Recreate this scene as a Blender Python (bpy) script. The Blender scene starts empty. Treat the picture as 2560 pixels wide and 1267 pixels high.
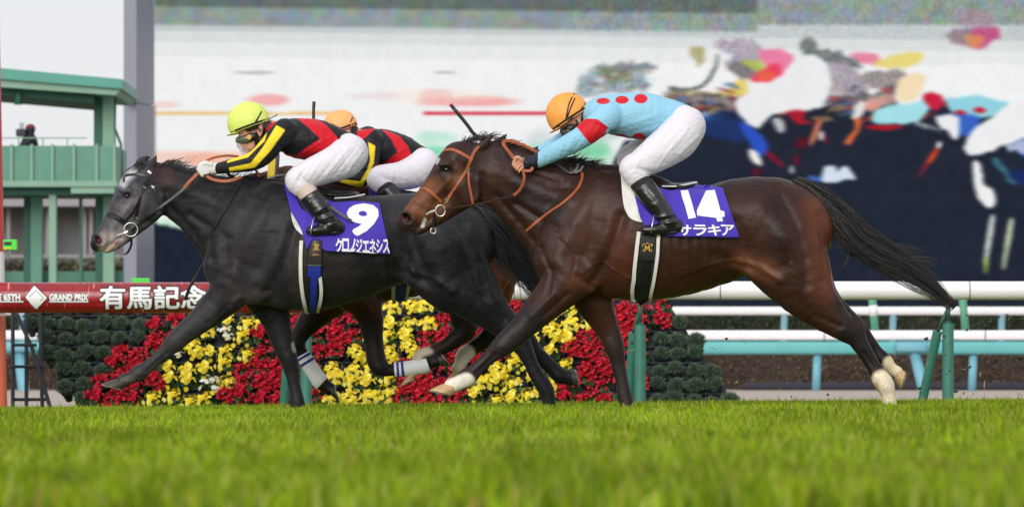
import bpy, bmesh, math, random
import numpy as np
from mathutils import Vector, Matrix
from mathutils.bvhtree import BVHTree
random.seed(7); RNG = np.random.default_rng(11)
SC = bpy.context.scene
COL = SC.collection
HC = .25          # lens height above the turf
F0 = 12000.0      # focal length in photograph pixels

# ---------------------------------------------------------------- camera, sky, sun
cam = bpy.data.cameras.new('camera'); cam_o = bpy.data.objects.new('camera', cam); COL.objects.link(cam_o)
cam_o.location = (0, 0, HC); cam_o.rotation_euler = (math.radians(90), 0, 0)
cam.sensor_width = 36; cam.lens = 36 * F0 / 2560; cam.shift_y = (941 - 633.5) / 2560
cam.clip_start = .5; cam.clip_end = 6000
cam.dof.use_dof = True; cam.dof.focus_distance = 29.9; cam.dof.aperture_fstop = 6.6
SC.camera = cam_o
SUN_EL, SUN_AZ = math.radians(25), math.radians(198)   # behind the photographer, a little to the left
w = bpy.data.worlds.new('World'); SC.world = w; w.use_nodes = True
nt = w.node_tree; nt.nodes.clear()
sky = nt.nodes.new('ShaderNodeTexSky'); sky.sky_type = 'NISHITA'; sky.sun_disc = False
sky.sun_elevation = SUN_EL; sky.sun_rotation = SUN_AZ
mixn = nt.nodes.new('ShaderNodeMix'); mixn.data_type = 'RGBA'; mixn.inputs[0].default_value = .9
mixn.inputs[7].default_value = (7.4, 7.4, 7.7, 1)       # the cloud deck that covers the blue
bg = nt.nodes.new('ShaderNodeBackground'); bg.inputs[1].default_value = .1
wo = nt.nodes.new('ShaderNodeOutputWorld')
nt.links.new(sky.outputs[0], mixn.inputs[6]); nt.links.new(mixn.outputs[2], bg.inputs[0]); nt.links.new(bg.outputs[0], wo.inputs[0])
sl = bpy.data.lights.new('sun', 'SUN'); sl.energy = 1.9; sl.angle = math.radians(38); sl.color = (1, .97, .93)
so = bpy.data.objects.new('sun', sl); COL.objects.link(so)
sd = Vector((math.sin(SUN_AZ) * math.cos(SUN_EL), math.cos(SUN_AZ) * math.cos(SUN_EL), math.sin(SUN_EL)))
so.rotation_euler = sd.to_track_quat('Z', 'Y').to_euler()
SC.view_settings.view_transform = 'Standard'; SC.view_settings.look = 'None'
SC.view_settings.exposure = 0.2; SC.view_settings.gamma = 1

# ---------------------------------------------------------------- helpers
def lin(r, g=None, b=None):
    if g is None: r, g, b = r
    f = lambda c: (c / 255 / 12.92) if c <= 10.3 else ((c / 255 + .055) / 1.055) ** 2.4
    return (f(r), f(g), f(b), 1)
def W(px, py, d):                       # a point at distance d
    return Vector(((px - 1280) * d / F0, d, HC + (941 - py) * d / F0))
def tag(o, label=None, cat=None, group=None, kind=None):
    if label: o['label'] = label
    if cat: o['category'] = cat
    if group: o['group'] = group
    if kind: o['kind'] = kind
    return o
def empty(name, loc, label, cat, group=None):
    o = bpy.data.objects.new(name, None); o.empty_display_size = .1; o.location = loc; COL.objects.link(o)
    return tag(o, label, cat, group)
def link(name, me, mat, parent=None):
    o = bpy.data.objects.new(name, me); COL.objects.link(o)
    if mat is not None:
        for m in (mat if isinstance(mat, (list, tuple)) else [mat]): me.materials.append(m)
    if parent is not None:
        o.parent = parent
        p = parent
        L = Vector((0, 0, 0))
        while p is not None: L += p.location; p = p.parent
        o.location = -L              # vertices stay in world units
    return o
def mesh(name, V, Fs, mat, parent=None, smooth=True, col=None, fmat=None):
    me = bpy.data.meshes.new(name)
    V = np.asarray(V, np.float32)
    if isinstance(Fs, np.ndarray) and Fs.ndim == 2:
        n, k = Fs.shape
        me.vertices.add(len(V)); me.vertices.foreach_set('co', V.ravel())
        me.loops.add(n * k); me.loops.foreach_set('vertex_index', Fs.ravel().astype(np.int32))
        me.polygons.add(n); me.polygons.foreach_set('loop_start', (np.arange(n) * k).astype(np.int32))
        me.update(calc_edges=True)
    else:
        me.from_pydata([tuple(v) for v in V], [], [tuple(f) for f in Fs]); me.update()
    me.polygons.foreach_set('use_smooth', [smooth] * len(me.polygons))
    if fmat is not None: me.polygons.foreach_set('material_index', np.asarray(fmat, np.int32))
    if col is not None:
        a = me.color_attributes.new('Col', 'FLOAT_COLOR', 'POINT')
        c = np.ones((len(V), 4), np.float32); c[:, :3] = np.asarray(col)[:, :3]
        a.data.foreach_set('color', c.ravel())
    return link(name, me, mat, parent)
MATS = {}
def mat(name, color=(.5, .5, .5, 1), rough=.6, metal=0, attr=False, noise=None, bump=None, spec=.5, sheen=0, coat=0, emit=None, trans=0, alpha=1, aniso_bump=None, subsurf=0):
    """procedural principled material; noise=(scale, amount) varies the colour, bump=(scale, strength, distance)"""
    if name in MATS: return MATS[name]
    m = bpy.data.materials.new(name); m.use_nodes = True; MATS[name] = m
    t = m.node_tree; N = t.nodes; b = N['Principled BSDF']
    b.inputs['Roughness'].default_value = rough; b.inputs['Metallic'].default_value = metal
    b.inputs['Specular IOR Level'].default_value = spec
    b.inputs['Sheen Weight'].default_value = sheen; b.inputs['Coat Weight'].default_value = coat
    b.inputs['Coat Roughness'].default_value = .15
    if trans: b.inputs['Transmission Weight'].default_value = trans
    if alpha < 1: b.inputs['Alpha'].default_value = alpha
    if subsurf: b.inputs['Subsurface Weight'].default_value = subsurf; b.inputs['Subsurface Radius'].default_value = (.01, .004, .002)
    tc = N.new('ShaderNodeTexCoord')
    src = None
    if attr:
        a = N.new('ShaderNodeAttribute'); a.attribute_name = 'Col'; src = a.outputs['Color']
    else:
        c = N.new('ShaderNodeRGB'); c.outputs[0].default_value = color; src = c.outputs[0]
    if noise:
        nz = N.new('ShaderNodeTexNoise'); nz.inputs['Scale'].default_value = noise[0]; nz.inputs['Detail'].default_value = 6; nz.inputs['Roughness'].default_value = .65
        if len(noise) > 2:
            mp = N.new('ShaderNodeMapping'); mp.inputs['Scale'].default_value = noise[2]; t.links.new(tc.outputs['Object'], mp.inputs[0]); t.links.new(mp.outputs[0], nz.inputs['Vector'])
        else: t.links.new(tc.outputs['Object'], nz.inputs['Vector'])
        mr = N.new('ShaderNodeMapRange'); mr.inputs[1].default_value = .3; mr.inputs[2].default_value = .7
        mr.inputs[3].default_value = 1 - noise[1]; mr.inputs[4].default_value = 1 + noise[1]
        t.links.new(nz.outputs[0], mr.inputs[0])
        vm = N.new('ShaderNodeVectorMath'); vm.operation = 'SCALE'
        t.links.new(src, vm.inputs[0]); t.links.new(mr.outputs[0], vm.inputs['Scale']); src = vm.outputs[0]
    t.links.new(src, b.inputs['Base Color'])
    if emit: t.links.new(src, b.inputs['Emission Color']); b.inputs['Emission Strength'].default_value = emit
    if bump:
        nz = N.new('ShaderNodeTexNoise'); nz.inputs['Scale'].default_value = bump[0]; nz.inputs['Detail'].default_value = 5
        if len(bump) > 3:
            mp = N.new('ShaderNodeMapping'); mp.inputs['Scale'].default_value = bump[3]; t.links.new(tc.outputs['Object'], mp.inputs[0]); t.links.new(mp.outputs[0], nz.inputs['Vector'])
        else: t.links.new(tc.outputs['Object'], nz.inputs['Vector'])
        bp = N.new('ShaderNodeBump'); bp.inputs['Strength'].default_value = bump[1]; bp.inputs['Distance'].default_value = bump[2]
        t.links.new(nz.outputs[0], bp.inputs['Height']); t.links.new(bp.outputs[0], b.inputs['Normal'])
    return m

# value noise on points
_T = RNG.random((32, 32, 32)).astype(np.float32)
def vnoise(P, scale):
    Q = np.asarray(P, np.float32) * scale
    i = np.floor(Q).astype(int); f = Q - i; f = f * f * (3 - 2 * f); i &= 31; j = (i + 1) & 31
    r = 0
    for a in (0, 1):
        for b in (0, 1):
            for c in (0, 1):
                wt = (f[..., 0] if a else 1 - f[..., 0]) * (f[..., 1] if b else 1 - f[..., 1]) * (f[..., 2] if c else 1 - f[..., 2])
                r = r + wt * _T[(j if a else i)[..., 0], (j if b else i)[..., 1], (j if c else i)[..., 2]]
    return r
def fbm(P, scale, n=3): return sum(vnoise(np.asarray(P) + 7.3 * k, scale * 2 ** k) * .5 ** k for k in range(n)) / sum(.5 ** k for k in range(n))

class MB:                                # collects plain solids in one mesh
    def __init__(s): s.V = []; s.F = []; s.M = []
    def add(s, V, F, m=0):
        n = len(s.V); s.V += [tuple(v) for v in V]; s.F += [tuple(i + n for i in f) for f in F]; s.M += [m] * len(F)
    def box(s, c, size, R=None, m=0, bev=0):
        bm = bmesh.new(); bmesh.ops.create_cube(bm, size=1)
        for v in bm.verts: v.co = Vector((v.co.x * size[0], v.co.y * size[1], v.co.z * size[2]))
        if bev: bmesh.ops.bevel(bm, geom=list(bm.edges), offset=bev, segments=2, affect='EDGES', profile=.6)
        R = R or Matrix.Identity(3)
        for v in bm.verts: v.co = R @ v.co + Vector(c)
        bm.verts.index_update()
        s.add([v.co for v in bm.verts], [[v.index for v in f.verts] for f in bm.faces], m); bm.free(); return s
    def tube(s, pts, r, n=16, m=0, cap=True):
        pts = [Vector(p) for p in pts]; rr = r if isinstance(r, (list, tuple)) else [r] * len(pts)
        V = []; F = []; up = None
        for i, p in enumerate(pts):
            t = (pts[min(i + 1, len(pts) - 1)] - pts[max(i - 1, 0)]).normalized()
            if up is None: up = Vector((0, 0, 1)) if abs(t.z) < .9 else Vector((0, 1, 0))
            a = t.cross(up).normalized(); up = a.cross(t).normalized()
            for k in range(n):
                an = 2 * math.pi * k / n; V.append(p + (a * math.cos(an) + up * math.sin(an)) * rr[i])
        for i in range(len(pts) - 1):
            for k in range(n): F.append((i * n + k, i * n + (k + 1) % n, (i + 1) * n + (k + 1) % n, (i + 1) * n + k))
        if cap: F.append(tuple(range(n))[::-1]); F.append(tuple((len(pts) - 1) * n + k for k in range(n)))
        s.add(V, F, m); return s
    def build(s, name, mt, parent=None, smooth=False):
        o = mesh(name, s.V, s.F, mt, parent, smooth, fmat=s.M)
        if smooth == 'auto' or smooth is False: pass
        return o
def smooth_auto(o, deg=40):
    me = o.data
    me.polygons.foreach_set('use_smooth', [True] * len(me.polygons))
    me.set_sharp_from_angle(angle=math.radians(deg)) if hasattr(me, 'set_sharp_from_angle') else None
    return o

# ---- solids grown from blended tapered strands (signed distance, then surface nets)
def catmull(P, step_fn):
    P = np.asarray(P, float); out = []
    for i in range(len(P) - 1):
        p0 = P[i - 1] if i else 2 * P[0] - P[1]; p1 = P[i]; p2 = P[i + 1]; p3 = P[i + 2] if i + 2 < len(P) else 2 * P[-1] - P[-2]
        L = np.linalg.norm(p2[:3] - p1[:3]); n = max(1, min(8, int(math.ceil(L / step_fn(min(p1[3], p2[3]))))))
        for k in range(n):
            t = k / n; q = .5 * ((2 * p1) + (p2 - p0) * t + (2 * p0 - 5 * p1 + 4 * p2 - p3) * t * t + (-p0 + 3 * p1 - 3 * p2 + p3) * t ** 3)
            lo = np.minimum(p1[3:], p2[3:]) * .9; q[3:] = np.maximum(q[3:], lo); out.append(q)
    out.append(P[-1]); return np.array(out)
class Field:
    def __init__(s, lo, hi, vox):
        s.lo = np.array(lo, float); s.v = vox; s.n = np.ceil((np.array(hi) - s.lo) / vox).astype(int) + 1
        s.F = np.full(s.n, 1., np.float32)
        s.ax = [s.lo[i] + np.arange(s.n[i]) * vox for i in range(3)]
    def blk(s, lo, hi):
        a = np.clip(np.floor((np.array(lo) - s.lo) / s.v).astype(int), 0, s.n); b = np.clip(np.ceil((np.array(hi) - s.lo) / s.v).astype(int) + 1, 0, s.n)
        return a, b
    def seg(s, T, off, A, B, mg):
        ra, rb = A[3], B[3]; R = max(ra, rb); qm = max(A[4], B[4])
        ex = np.array([R + mg, R * max(qm, .2) + mg, R + mg])
        a, b = s.blk(np.minimum(A[:3], B[:3]) - ex, np.maximum(A[:3], B[:3]) + ex)
        a = np.maximum(a, off); b = np.minimum(b, np.array(off) + T.shape)
        if np.any(b <= a): return
        x = s.ax[0][a[0]:b[0]][:, None, None] - A[0]; y = s.ax[1][a[1]:b[1]][None, :, None] - A[1]; z = s.ax[2][a[2]:b[2]][None, None, :] - A[2]
        d = B[:3] - A[:3]; dd = d @ d + 1e-12
        t = np.clip((x * d[0] + y * d[1] + z * d[2]) / dd, 0, 1)
        q = A[4] + (B[4] - A[4]) * t
        D = np.sqrt((x - t * d[0]) ** 2 + ((y - t * d[1]) / q) ** 2 + (z - t * d[2]) ** 2) - (ra + (rb - ra) * t)
        sl = tuple(slice(a[i] - off[i], b[i] - off[i]) for i in range(3))
        T[sl] = np.minimum(T[sl], D)
    def tube(s, P, k=.02, op='add', mg=None):
        P = np.asarray(P, float)
        if P.shape[1] == 4: P = np.hstack([P, np.ones((len(P), 1))])
        if len(P) > 1: P = catmull(P, lambda r: max(.45 * r, .008))
        else: P = np.vstack([P, P])
        mg = (k + 2.5 * s.v) if mg is None else mg
        R = P[:, 3:4] * np.maximum(1, P[:, 4:5]) + mg
        a, b = s.blk((P[:, :3] - R).min(0), (P[:, :3] + R).max(0))
        if np.any(b <= a): return
        T = np.full(b - a, 1., np.float32)
        for i in range(len(P) - 1): s.seg(T, a, P[i], P[i + 1], mg)
        s.merge(T, a, b, k, op)
    def merge(s, T, a, b, k, op):
        sl = tuple(slice(a[i], b[i]) for i in range(3)); G = s.F[sl]
        if op == 'add':
            h = np.clip(.5 + .5 * (G - T) / k, 0, 1); s.F[sl] = G + (T - G) * h - k * h * (1 - h)
        else:
            T = -T; h = np.clip(.5 - .5 * (G - T) / k, 0, 1); s.F[sl] = G + (T - G) * h + k * h * (1 - h)
    def ell(s, c, rad, R=None, k=.015, op='add'):
        c = np.array(c, float); rad = np.array(rad, float); m = rad.max() + k + 3 * s.v
        a, b = s.blk(c - m, c + m)
        if np.any(b <= a): return
        X, Y, Z = np.meshgrid(*[s.ax[i][a[i]:b[i]] - c[i] for i in range(3)], indexing='ij')
        if R is not None:
            M = np.array(R); X, Y, Z = [M[0, i] * X + M[1, i] * Y + M[2, i] * Z for i in range(3)]
        g = np.sqrt((X / rad[0]) ** 2 + (Y / rad[1]) ** 2 + (Z / rad[2]) ** 2); g2 = np.sqrt((X / rad[0] ** 2) ** 2 + (Y / rad[1] ** 2) ** 2 + (Z / rad[2] ** 2) ** 2) + 1e-9
        T = (g * (g - 1) / g2).astype(np.float32)
        s.merge(T, a, b, k, op)
    def cut(s, p, n, k=.004):            # keep the side the normal points away from
        n = np.array(n, float) / np.linalg.norm(n)
        D = (s.ax[0][:, None, None] - p[0]) * n[0] + (s.ax[1][None, :, None] - p[1]) * n[1] + (s.ax[2][None, None, :] - p[2]) * n[2]
        s.F = np.maximum(s.F, D.astype(np.float32))
    def surf(s):
        F = s.F; F[0] = F[-1] = 1; F[:, 0] = F[:, -1] = 1; F[:, :, 0] = F[:, :, -1] = 1
        ins = F < 0; nx, ny, nz = F.shape
        cnt = np.zeros((nx - 1, ny - 1, nz - 1), np.int8)
        offs = [(a, b, c) for a in (0, 1) for b in (0, 1) for c in (0, 1)]
        for a, b, c in offs: cnt += ins[a:nx - 1 + a, b:ny - 1 + b, c:nz - 1 + c]
        act = np.argwhere((cnt > 0) & (cnt < 8)); idx = -np.ones(cnt.shape, np.int64); idx[tuple(act.T)] = np.arange(len(act))
        val = np.stack([F[act[:, 0] + a, act[:, 1] + b, act[:, 2] + c] for a, b, c in offs], 1)
        S = np.zeros((len(act), 3)); n = np.zeros(len(act))
        for i, o1 in enumerate(offs):
            for j, o2 in enumerate(offs):
                if j > i and sum(abs(p - q) for p, q in zip(o1, o2)) == 1:
                    m = (val[:, i] < 0) != (val[:, j] < 0)
                    t = np.where(m, val[:, i] / np.where(m, val[:, i] - val[:, j], 1), 0)[:, None]
                    S += m[:, None] * (np.array(o1) + t * (np.array(o2) - np.array(o1))); n += m
        V = s.lo + (act + S / n[:, None]) * s.v
        Q = []
        for ax in range(3):
            u, v = [(1, 2), (2, 0), (0, 1)][ax]
            sa = [slice(None)] * 3; sb = [slice(None)] * 3; sa[ax] = slice(0, -1); sb[ax] = slice(1, None)
            A = ins[tuple(sa)]; B = ins[tuple(sb)]
            e = np.argwhere(A != B); e = e[(e[:, u] > 0) & (e[:, v] > 0) & (e[:, u] < F.shape[u] - 1) & (e[:, v] < F.shape[v] - 1)]
            fl = A[tuple(e.T)]
            def g(du, dv):
                c = e.copy(); c[:, u] -= du; c[:, v] -= dv; return idx[tuple(c.T)]
            q = np.stack([g(1, 1), g(0, 1), g(0, 0), g(1, 0)], 1)
            q[~fl] = q[~fl][:, ::-1]; Q.append(q)
        return V, np.vstack(Q)
def vnormals(V, F):
    n = np.cross(V[F[:, 2]] - V[F[:, 0]], V[F[:, 3]] - V[F[:, 1]]); N = np.zeros_like(V)
    for k in range(4): np.add.at(N, F[:, k], n)
    return N / (np.linalg.norm(N, axis=1, keepdims=True) + 1e-12)
def relax(V, F, it=2, lam=.5):
    for _ in range(it):
        S = np.zeros_like(V); c = np.zeros(len(V))
        for k in range(4):
            np.add.at(S, F[:, k], V[F[:, (k + 1) % 4]]); np.add.at(c, F[:, k], 1)
            np.add.at(S, F[:, k], V[F[:, (k - 1) % 4]]); np.add.at(c, F[:, k], 1)
        V = V + lam * (S / c[:, None] - V)
    return V
def tpx(pts, d):                         # photo-traced strand [(px,py,r,lat,q)] -> metres
    out = []
    for p in pts:
        px, py, r = p[:3]; lat = p[3] if len(p) > 3 else 0; q = p[4] if len(p) > 4 else 1
        v = W(px, py, d + lat); out.append((v.x, v.y, v.z, r * d / F0, q))
    return np.array(out)
def paint(V, C, strokes, d):             # strokes: (pts[(px,py)], radius px, colour, softness px, side)
    X = V[:, 0] * F0 / V[:, 1] + 1280; Y = 941 - (V[:, 2] - HC) * F0 / V[:, 1]; lat = V[:, 1] - d
    for st in strokes:
        pts, r, c, sf = st[:4]; side = st[4] if len(st) > 4 else 0
        D = np.full(len(V), 1e9)
        for a, b in zip(pts[:-1], pts[1:]) if len(pts) > 1 else [(pts[0], pts[0])]:
            dx, dy = b[0] - a[0], b[1] - a[1]; t = np.clip(((X - a[0]) * dx + (Y - a[1]) * dy) / (dx * dx + dy * dy + 1e-9), 0, 1)
            D = np.minimum(D, np.hypot(X - a[0] - t * dx, Y - a[1] - t * dy))
        wt = np.clip((r - D) / sf + .5, 0, 1)
        if side: wt = wt * (lat * side > -.015)
        C[:] = C + (np.array(c[:3]) - C) * wt[:, None]
    return C
def inpoly(X, Y, poly):
    c = np.zeros(X.shape, bool); n = len(poly)
    for i in range(n):
        x1, y1 = poly[i]; x2, y2 = poly[(i + 1) % n]
        if y1 == y2: continue
        m = ((Y < y1) != (Y < y2)) & (X < (x2 - x1) * (Y - y1) / (y2 - y1) + x1); c ^= m
    return c
def pxy(V): return V[:, 0] * F0 / V[:, 1] + 1280, 941 - (V[:, 2] - HC) * F0 / V[:, 1]
# ================================================================ THE GROUND
def zg(x, y):                            # the course: a faint crown near the horses, rising a little to the right
    x = np.asarray(x, float); y = np.asarray(y, float)
    t = np.clip((y - 31) / 11, 0, 1)
    return .0085 * np.clip(x, -8, 8) * np.clip(1 - (y - 45) / 30, 0, 1) - .055 * t * t * (3 - 2 * t) + .055 * np.clip((y - 46) / 30, 0, 1)
def sheet(name, xs, ys, off, m):
    X, Y = np.meshgrid(xs, ys); Z = zg(X, Y) + off
    V = np.stack([X.ravel(), Y.ravel(), Z.ravel()], 1); nx, ny = len(xs), len(ys)
    i = np.arange((ny - 1) * (nx - 1)); r = i // (nx - 1); c = i % (nx - 1); a = r * nx + c
    return tag(mesh(name, V, np.stack([a, a + 1, a + nx + 1, a + nx], 1), m), kind='structure')
m_soil = mat('turf_soil', lin(98, 112, 22), .95, noise=(3, .25))
m_sand = mat('track_sand', lin(172, 160, 148), .95, noise=(.6, .12), bump=(8, .5, .02))
m_far = mat('far_ground', lin(120, 116, 92), .95, noise=(.1, .2))
sheet('turf', np.linspace(-40, 40, 41), np.linspace(1, 44, 60), 0, m_soil)
sheet('dirt_track', np.linspace(-60, 60, 25), np.linspace(44, 98, 28), -.012, m_sand)
V = [(-3000, 97, -.03), (3000, 97, -.03), (3000, 5000, -.03), (-3000, 5000, -.03)]
tag(mesh('ground', V, [(0, 1, 2, 3)], m_far), kind='structure')

# grass blades
def grass():
    n = 420000
    y = 8.2 + (43.2 - 8.2) * RNG.random(n) ** .85
    hw = y * .109 + .9
    x = (RNG.random(n) * 2 - 1) * hw
    z = zg(x, y)
    cl = fbm(np.stack([x, y * .7, x * 0], 1), 5, 2)
    h = (.042 + .036 * RNG.random(n)) * (.72 + .55 * cl) * np.where(RNG.random(n) < .03, 1.4, 1)
    wd = .0026 + .0024 * RNG.random(n) + .0012 * (y > 22)
    an = RNG.random(n) * math.pi; dx = np.cos(an) * wd; dy = np.sin(an) * wd
    la = RNG.random(n) * 6.283; ln = h * (.15 + .55 * RNG.random(n) ** 2); lx = np.cos(la) * ln; ly = np.sin(la) * ln
    P = np.zeros((n, 5, 3))
    P[:, 0] = np.stack([x - dx, y - dy, z - .004], 1); P[:, 1] = np.stack([x + dx, y + dy, z - .004], 1)
    P[:, 2] = np.stack([x + .8 * dx + lx * .35, y + .8 * dy + ly * .35, z + .6 * h], 1)
    P[:, 3] = np.stack([x - .8 * dx + lx * .35, y - .8 * dy + ly * .35, z + .6 * h], 1)
    P[:, 4] = np.stack([x + lx, y + ly, z + h], 1)
    b = np.arange(n) * 5
    me = bpy.data.meshes.new('grass'); me.vertices.add(n * 5); me.vertices.foreach_set('co', P.astype(np.float32).ravel())
    lp = np.stack([b, b + 1, b + 2, b + 3, b + 3, b + 2, b + 4], 1).ravel().astype(np.int32)
    me.loops.add(n * 7); me.loops.foreach_set('vertex_index', lp)
    ls = np.stack([np.arange(n) * 7, np.arange(n) * 7 + 4], 1).ravel().astype(np.int32)
    me.polygons.add(2 * n); me.polygons.foreach_set('loop_start', ls); me.update(calc_edges=True)
    base = np.array(lin(146, 170, 26)[:3]); c = np.ones((n, 4))
    v = RNG.random(n)
    c[:, :3] = base * (.55 + .9 * RNG.random((n, 1)))
    pale = np.array(lin(180, 190, 90)[:3]); dark = np.array(lin(102, 138, 24)[:3]); straw = np.array(lin(186, 160, 84)[:3])
    mm = v < .14; c[mm, :3] = pale; mm = (v > .14) & (v < .30); c[mm, :3] = dark; mm = v > .975; c[mm, :3] = straw
    big = fbm(np.stack([x, y * .25, x * 0 + 3], 1), 1.3, 3)
    c[:, :3] *= (.62 + .6 * big)[:, None] * (.7 + .6 * vnoise(np.stack([x, y * .12, x * 0 + 5], 1), 17))[:, None]
    cc = np.repeat(c[:, None, :], 5, 1).astype(np.float32)
    a = me.color_attributes.new('Col', 'FLOAT_COLOR', 'POINT'); a.data.foreach_set('color', cc.ravel())
    m = bpy.data.materials.new('grass_blade'); m.use_nodes = True; t = m.node_tree; t.nodes.clear()
    at = t.nodes.new('ShaderNodeAttribute'); at.attribute_name = 'Col'
    df = t.nodes.new('ShaderNodeBsdfPrincipled'); df.inputs['Roughness'].default_value = .55; df.inputs['Specular IOR Level'].default_value = .12
    tr = t.nodes.new('ShaderNodeBsdfTranslucent'); mx = t.nodes.new('ShaderNodeMixShader'); mx.inputs[0].default_value = .35; ou = t.nodes.new('ShaderNodeOutputMaterial')
    t.links.new(at.outputs[0], df.inputs['Base Color']); t.links.new(at.outputs[0], tr.inputs[0]); t.links.new(df.outputs[0], mx.inputs[1]); t.links.new(tr.outputs[0], mx.inputs[2]); t.links.new(mx.outputs[0], ou.inputs[0])
    tag(link('grass', me, m), kind='stuff')
grass()

# ================================================================ NEAR RUNNING RAIL
D1 = 42.0
m_white = mat('rail_white', lin(238, 234, 238), .35, noise=(2.5, .05), bump=(30, .05, .002), coat=.2)
m_green = mat('post_green', lin(58, 118, 104), .5, noise=(9, .12), bump=(60, .1, .002))
m_dkgreen = mat('bracket_green', lin(38, 78, 66), .5)
m_joint = mat('joint_grey', lin(120, 118, 118), .6)
def wr(px, py, d=D1): return W(px, py, d)
rail = empty('running_rail', (0, D1, 0), 'thick white running rail on green posts, its left end wrapped in a red race banner', 'rail')
MB().tube([wr(780, 726), wr(3300, 726)], 23 * D1 / F0, 28).build('rail_tube', m_white, rail, True)
smooth_auto(bpy.context.scene.objects['rail_tube'])
for px in (1180, 1800, 2423):
    smooth_auto(MB().tube([wr(px - 1.5, 726), wr(px + 1.5, 726)], 23.6 * D1 / F0, 28).build('rail_joint', m_joint, rail))
RB = 38.5 * D1 / F0
m_ban = bpy.data.materials.new('banner_print'); m_ban.use_nodes = True
t = m_ban.node_tree; b = t.nodes['Principled BSDF']; b.inputs['Roughness'].default_value = .32; b.inputs['Coat Weight'].default_value = .3; b.inputs['Coat Roughness'].default_value = .2
tc = t.nodes.new('ShaderNodeTexCoord'); sp = t.nodes.new('ShaderNodeSeparateXYZ'); t.links.new(tc.outputs['Object'], sp.inputs[0])
cb = t.nodes.new('ShaderNodeCombineXYZ'); t.links.new(sp.outputs[0], cb.inputs[0]); t.links.new(sp.outputs[2], cb.inputs[1])
br = t.nodes.new('ShaderNodeTexBrick'); t.links.new(cb.outputs[0], br.inputs['Vector'])
br.inputs['Color1'].default_value = lin(170, 28, 42); br.inputs['Color2'].default_value = lin(146, 18, 32); br.inputs['Mortar'].default_value = lin(104, 12, 26)
br.inputs['Scale'].default_value = 1; br.inputs['Brick Width'].default_value = .13; br.inputs['Row Height'].default_value = .05; br.inputs['Mortar Size'].default_value = .004
nz = t.nodes.new('ShaderNodeTexNoise'); nz.inputs['Scale'].default_value = 1; mp = t.nodes.new('ShaderNodeMapping'); mp.inputs['Scale'].default_value = (34, 3, 5); nz.inputs['Detail'].default_value = 3
t.links.new(tc.outputs['Object'], mp.inputs[0]); t.links.new(mp.outputs[0], nz.inputs['Vector'])
rp = t.nodes.new('ShaderNodeValToRGB'); rp.color_ramp.elements[0].position = .64; rp.color_ramp.elements[1].position = .72; rp.color_ramp.elements[0].color = (0, 0, 0, 1)
t.links.new(nz.outputs[0], rp.inputs[0])
mx = t.nodes.new('ShaderNodeMix'); mx.data_type = 'RGBA'; mx.inputs[7].default_value = lin(236, 150, 120)
t.links.new(rp.outputs[0], mx.inputs[0]); t.links.new(br.outputs[0], mx.inputs[6]); t.links.new(mx.outputs[2], b.inputs['Base Color'])
ban = MB().tube([wr(-260, 744), wr(790, 744)], RB, 40).build('banner_sleeve', m_ban, rail, True); smooth_auto(ban)
m_let = mat('white_lettering', lin(240, 240, 240), .5)
m_letk = mat('black_lettering', lin(28, 18, 24), .6)

def text_mesh(s, bold=0.0, res=3):
    if bold:                             # heavier weight: the same glyphs struck several times round a small circle
        V, Fc = text_mesh(s); A = [(0, 0)] + [(bold * math.cos(a), bold * math.sin(a)) for a in np.linspace(0, 2 * math.pi, 9)[:-1]]
        VV = np.vstack([V + [x, y, k + 1.] for k, (x, y) in enumerate(A)]); return VV, [tuple(i + k * len(V) for i in f) for k in range(len(A)) for f in Fc]
    c = bpy.data.curves.new('lettering', 'FONT'); c.body = s; c.resolution_u = res
    o = bpy.data.objects.new('lettering', c); COL.objects.link(o); bpy.context.view_layer.update()
    me = bpy.data.meshes.new_from_object(o.evaluated_get(bpy.context.evaluated_depsgraph_get()))
    bpy.data.objects.remove(o)
    bm = bmesh.new(); bm.from_mesh(me); bmesh.ops.triangulate(bm, faces=bm.faces)
    bmesh.ops.remove_doubles(bm, verts=bm.verts, dist=1e-4)
    for _ in range(4):
        es = [e for e in bm.edges if e.calc_length() > .16]
        if not es: break
        bmesh.ops.subdivide_edges(bm, edges=es, cuts=1); bmesh.ops.triangulate(bm, faces=bm.faces)
    V = np.array([v.co[:] for v in bm.verts]); bm.verts.index_update(); Fc = [tuple(v.index for v in f.verts) for f in bm.faces]
    bm.free(); bpy.data.meshes.remove(me); return V, Fc
def fit_quad(V, quad, box=None):         # unit text -> photo quad (tl,tr,br,bl)
    lo = V.min(0) if box is None else np.array(box[0]); hi = V.max(0) if box is None else np.array(box[1])
    u = (V[:, 0] - lo[0]) / (hi[0] - lo[0]); v = (V[:, 1] - lo[1]) / (hi[1] - lo[1])
    tl, tr, br_, bl = [np.array(q, float) for q in quad]
    top = tl[None] * (1 - u[:, None]) + tr[None] * u[:, None]; bot = bl[None] * (1 - u[:, None]) + br_[None] * u[:, None]
    return bot * (1 - v[:, None]) + top * v[:, None]
def on_rail(P2, lift, dz=None):          # wrap photo points round the banner tube
    out = []
    for i_, (px, py) in enumerate(P2):
        R = RB + lift + (0 if dz is None else dz[i_] * .00012)
        h = np.clip((744 - py) * D1 / F0 / R, -.98, .98); a = math.asin(h)
        out.append(((px - 1280) * D1 / F0, D1 - R * math.cos(a), wr(0, 744).z + R * math.sin(a)))
    return out
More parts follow.
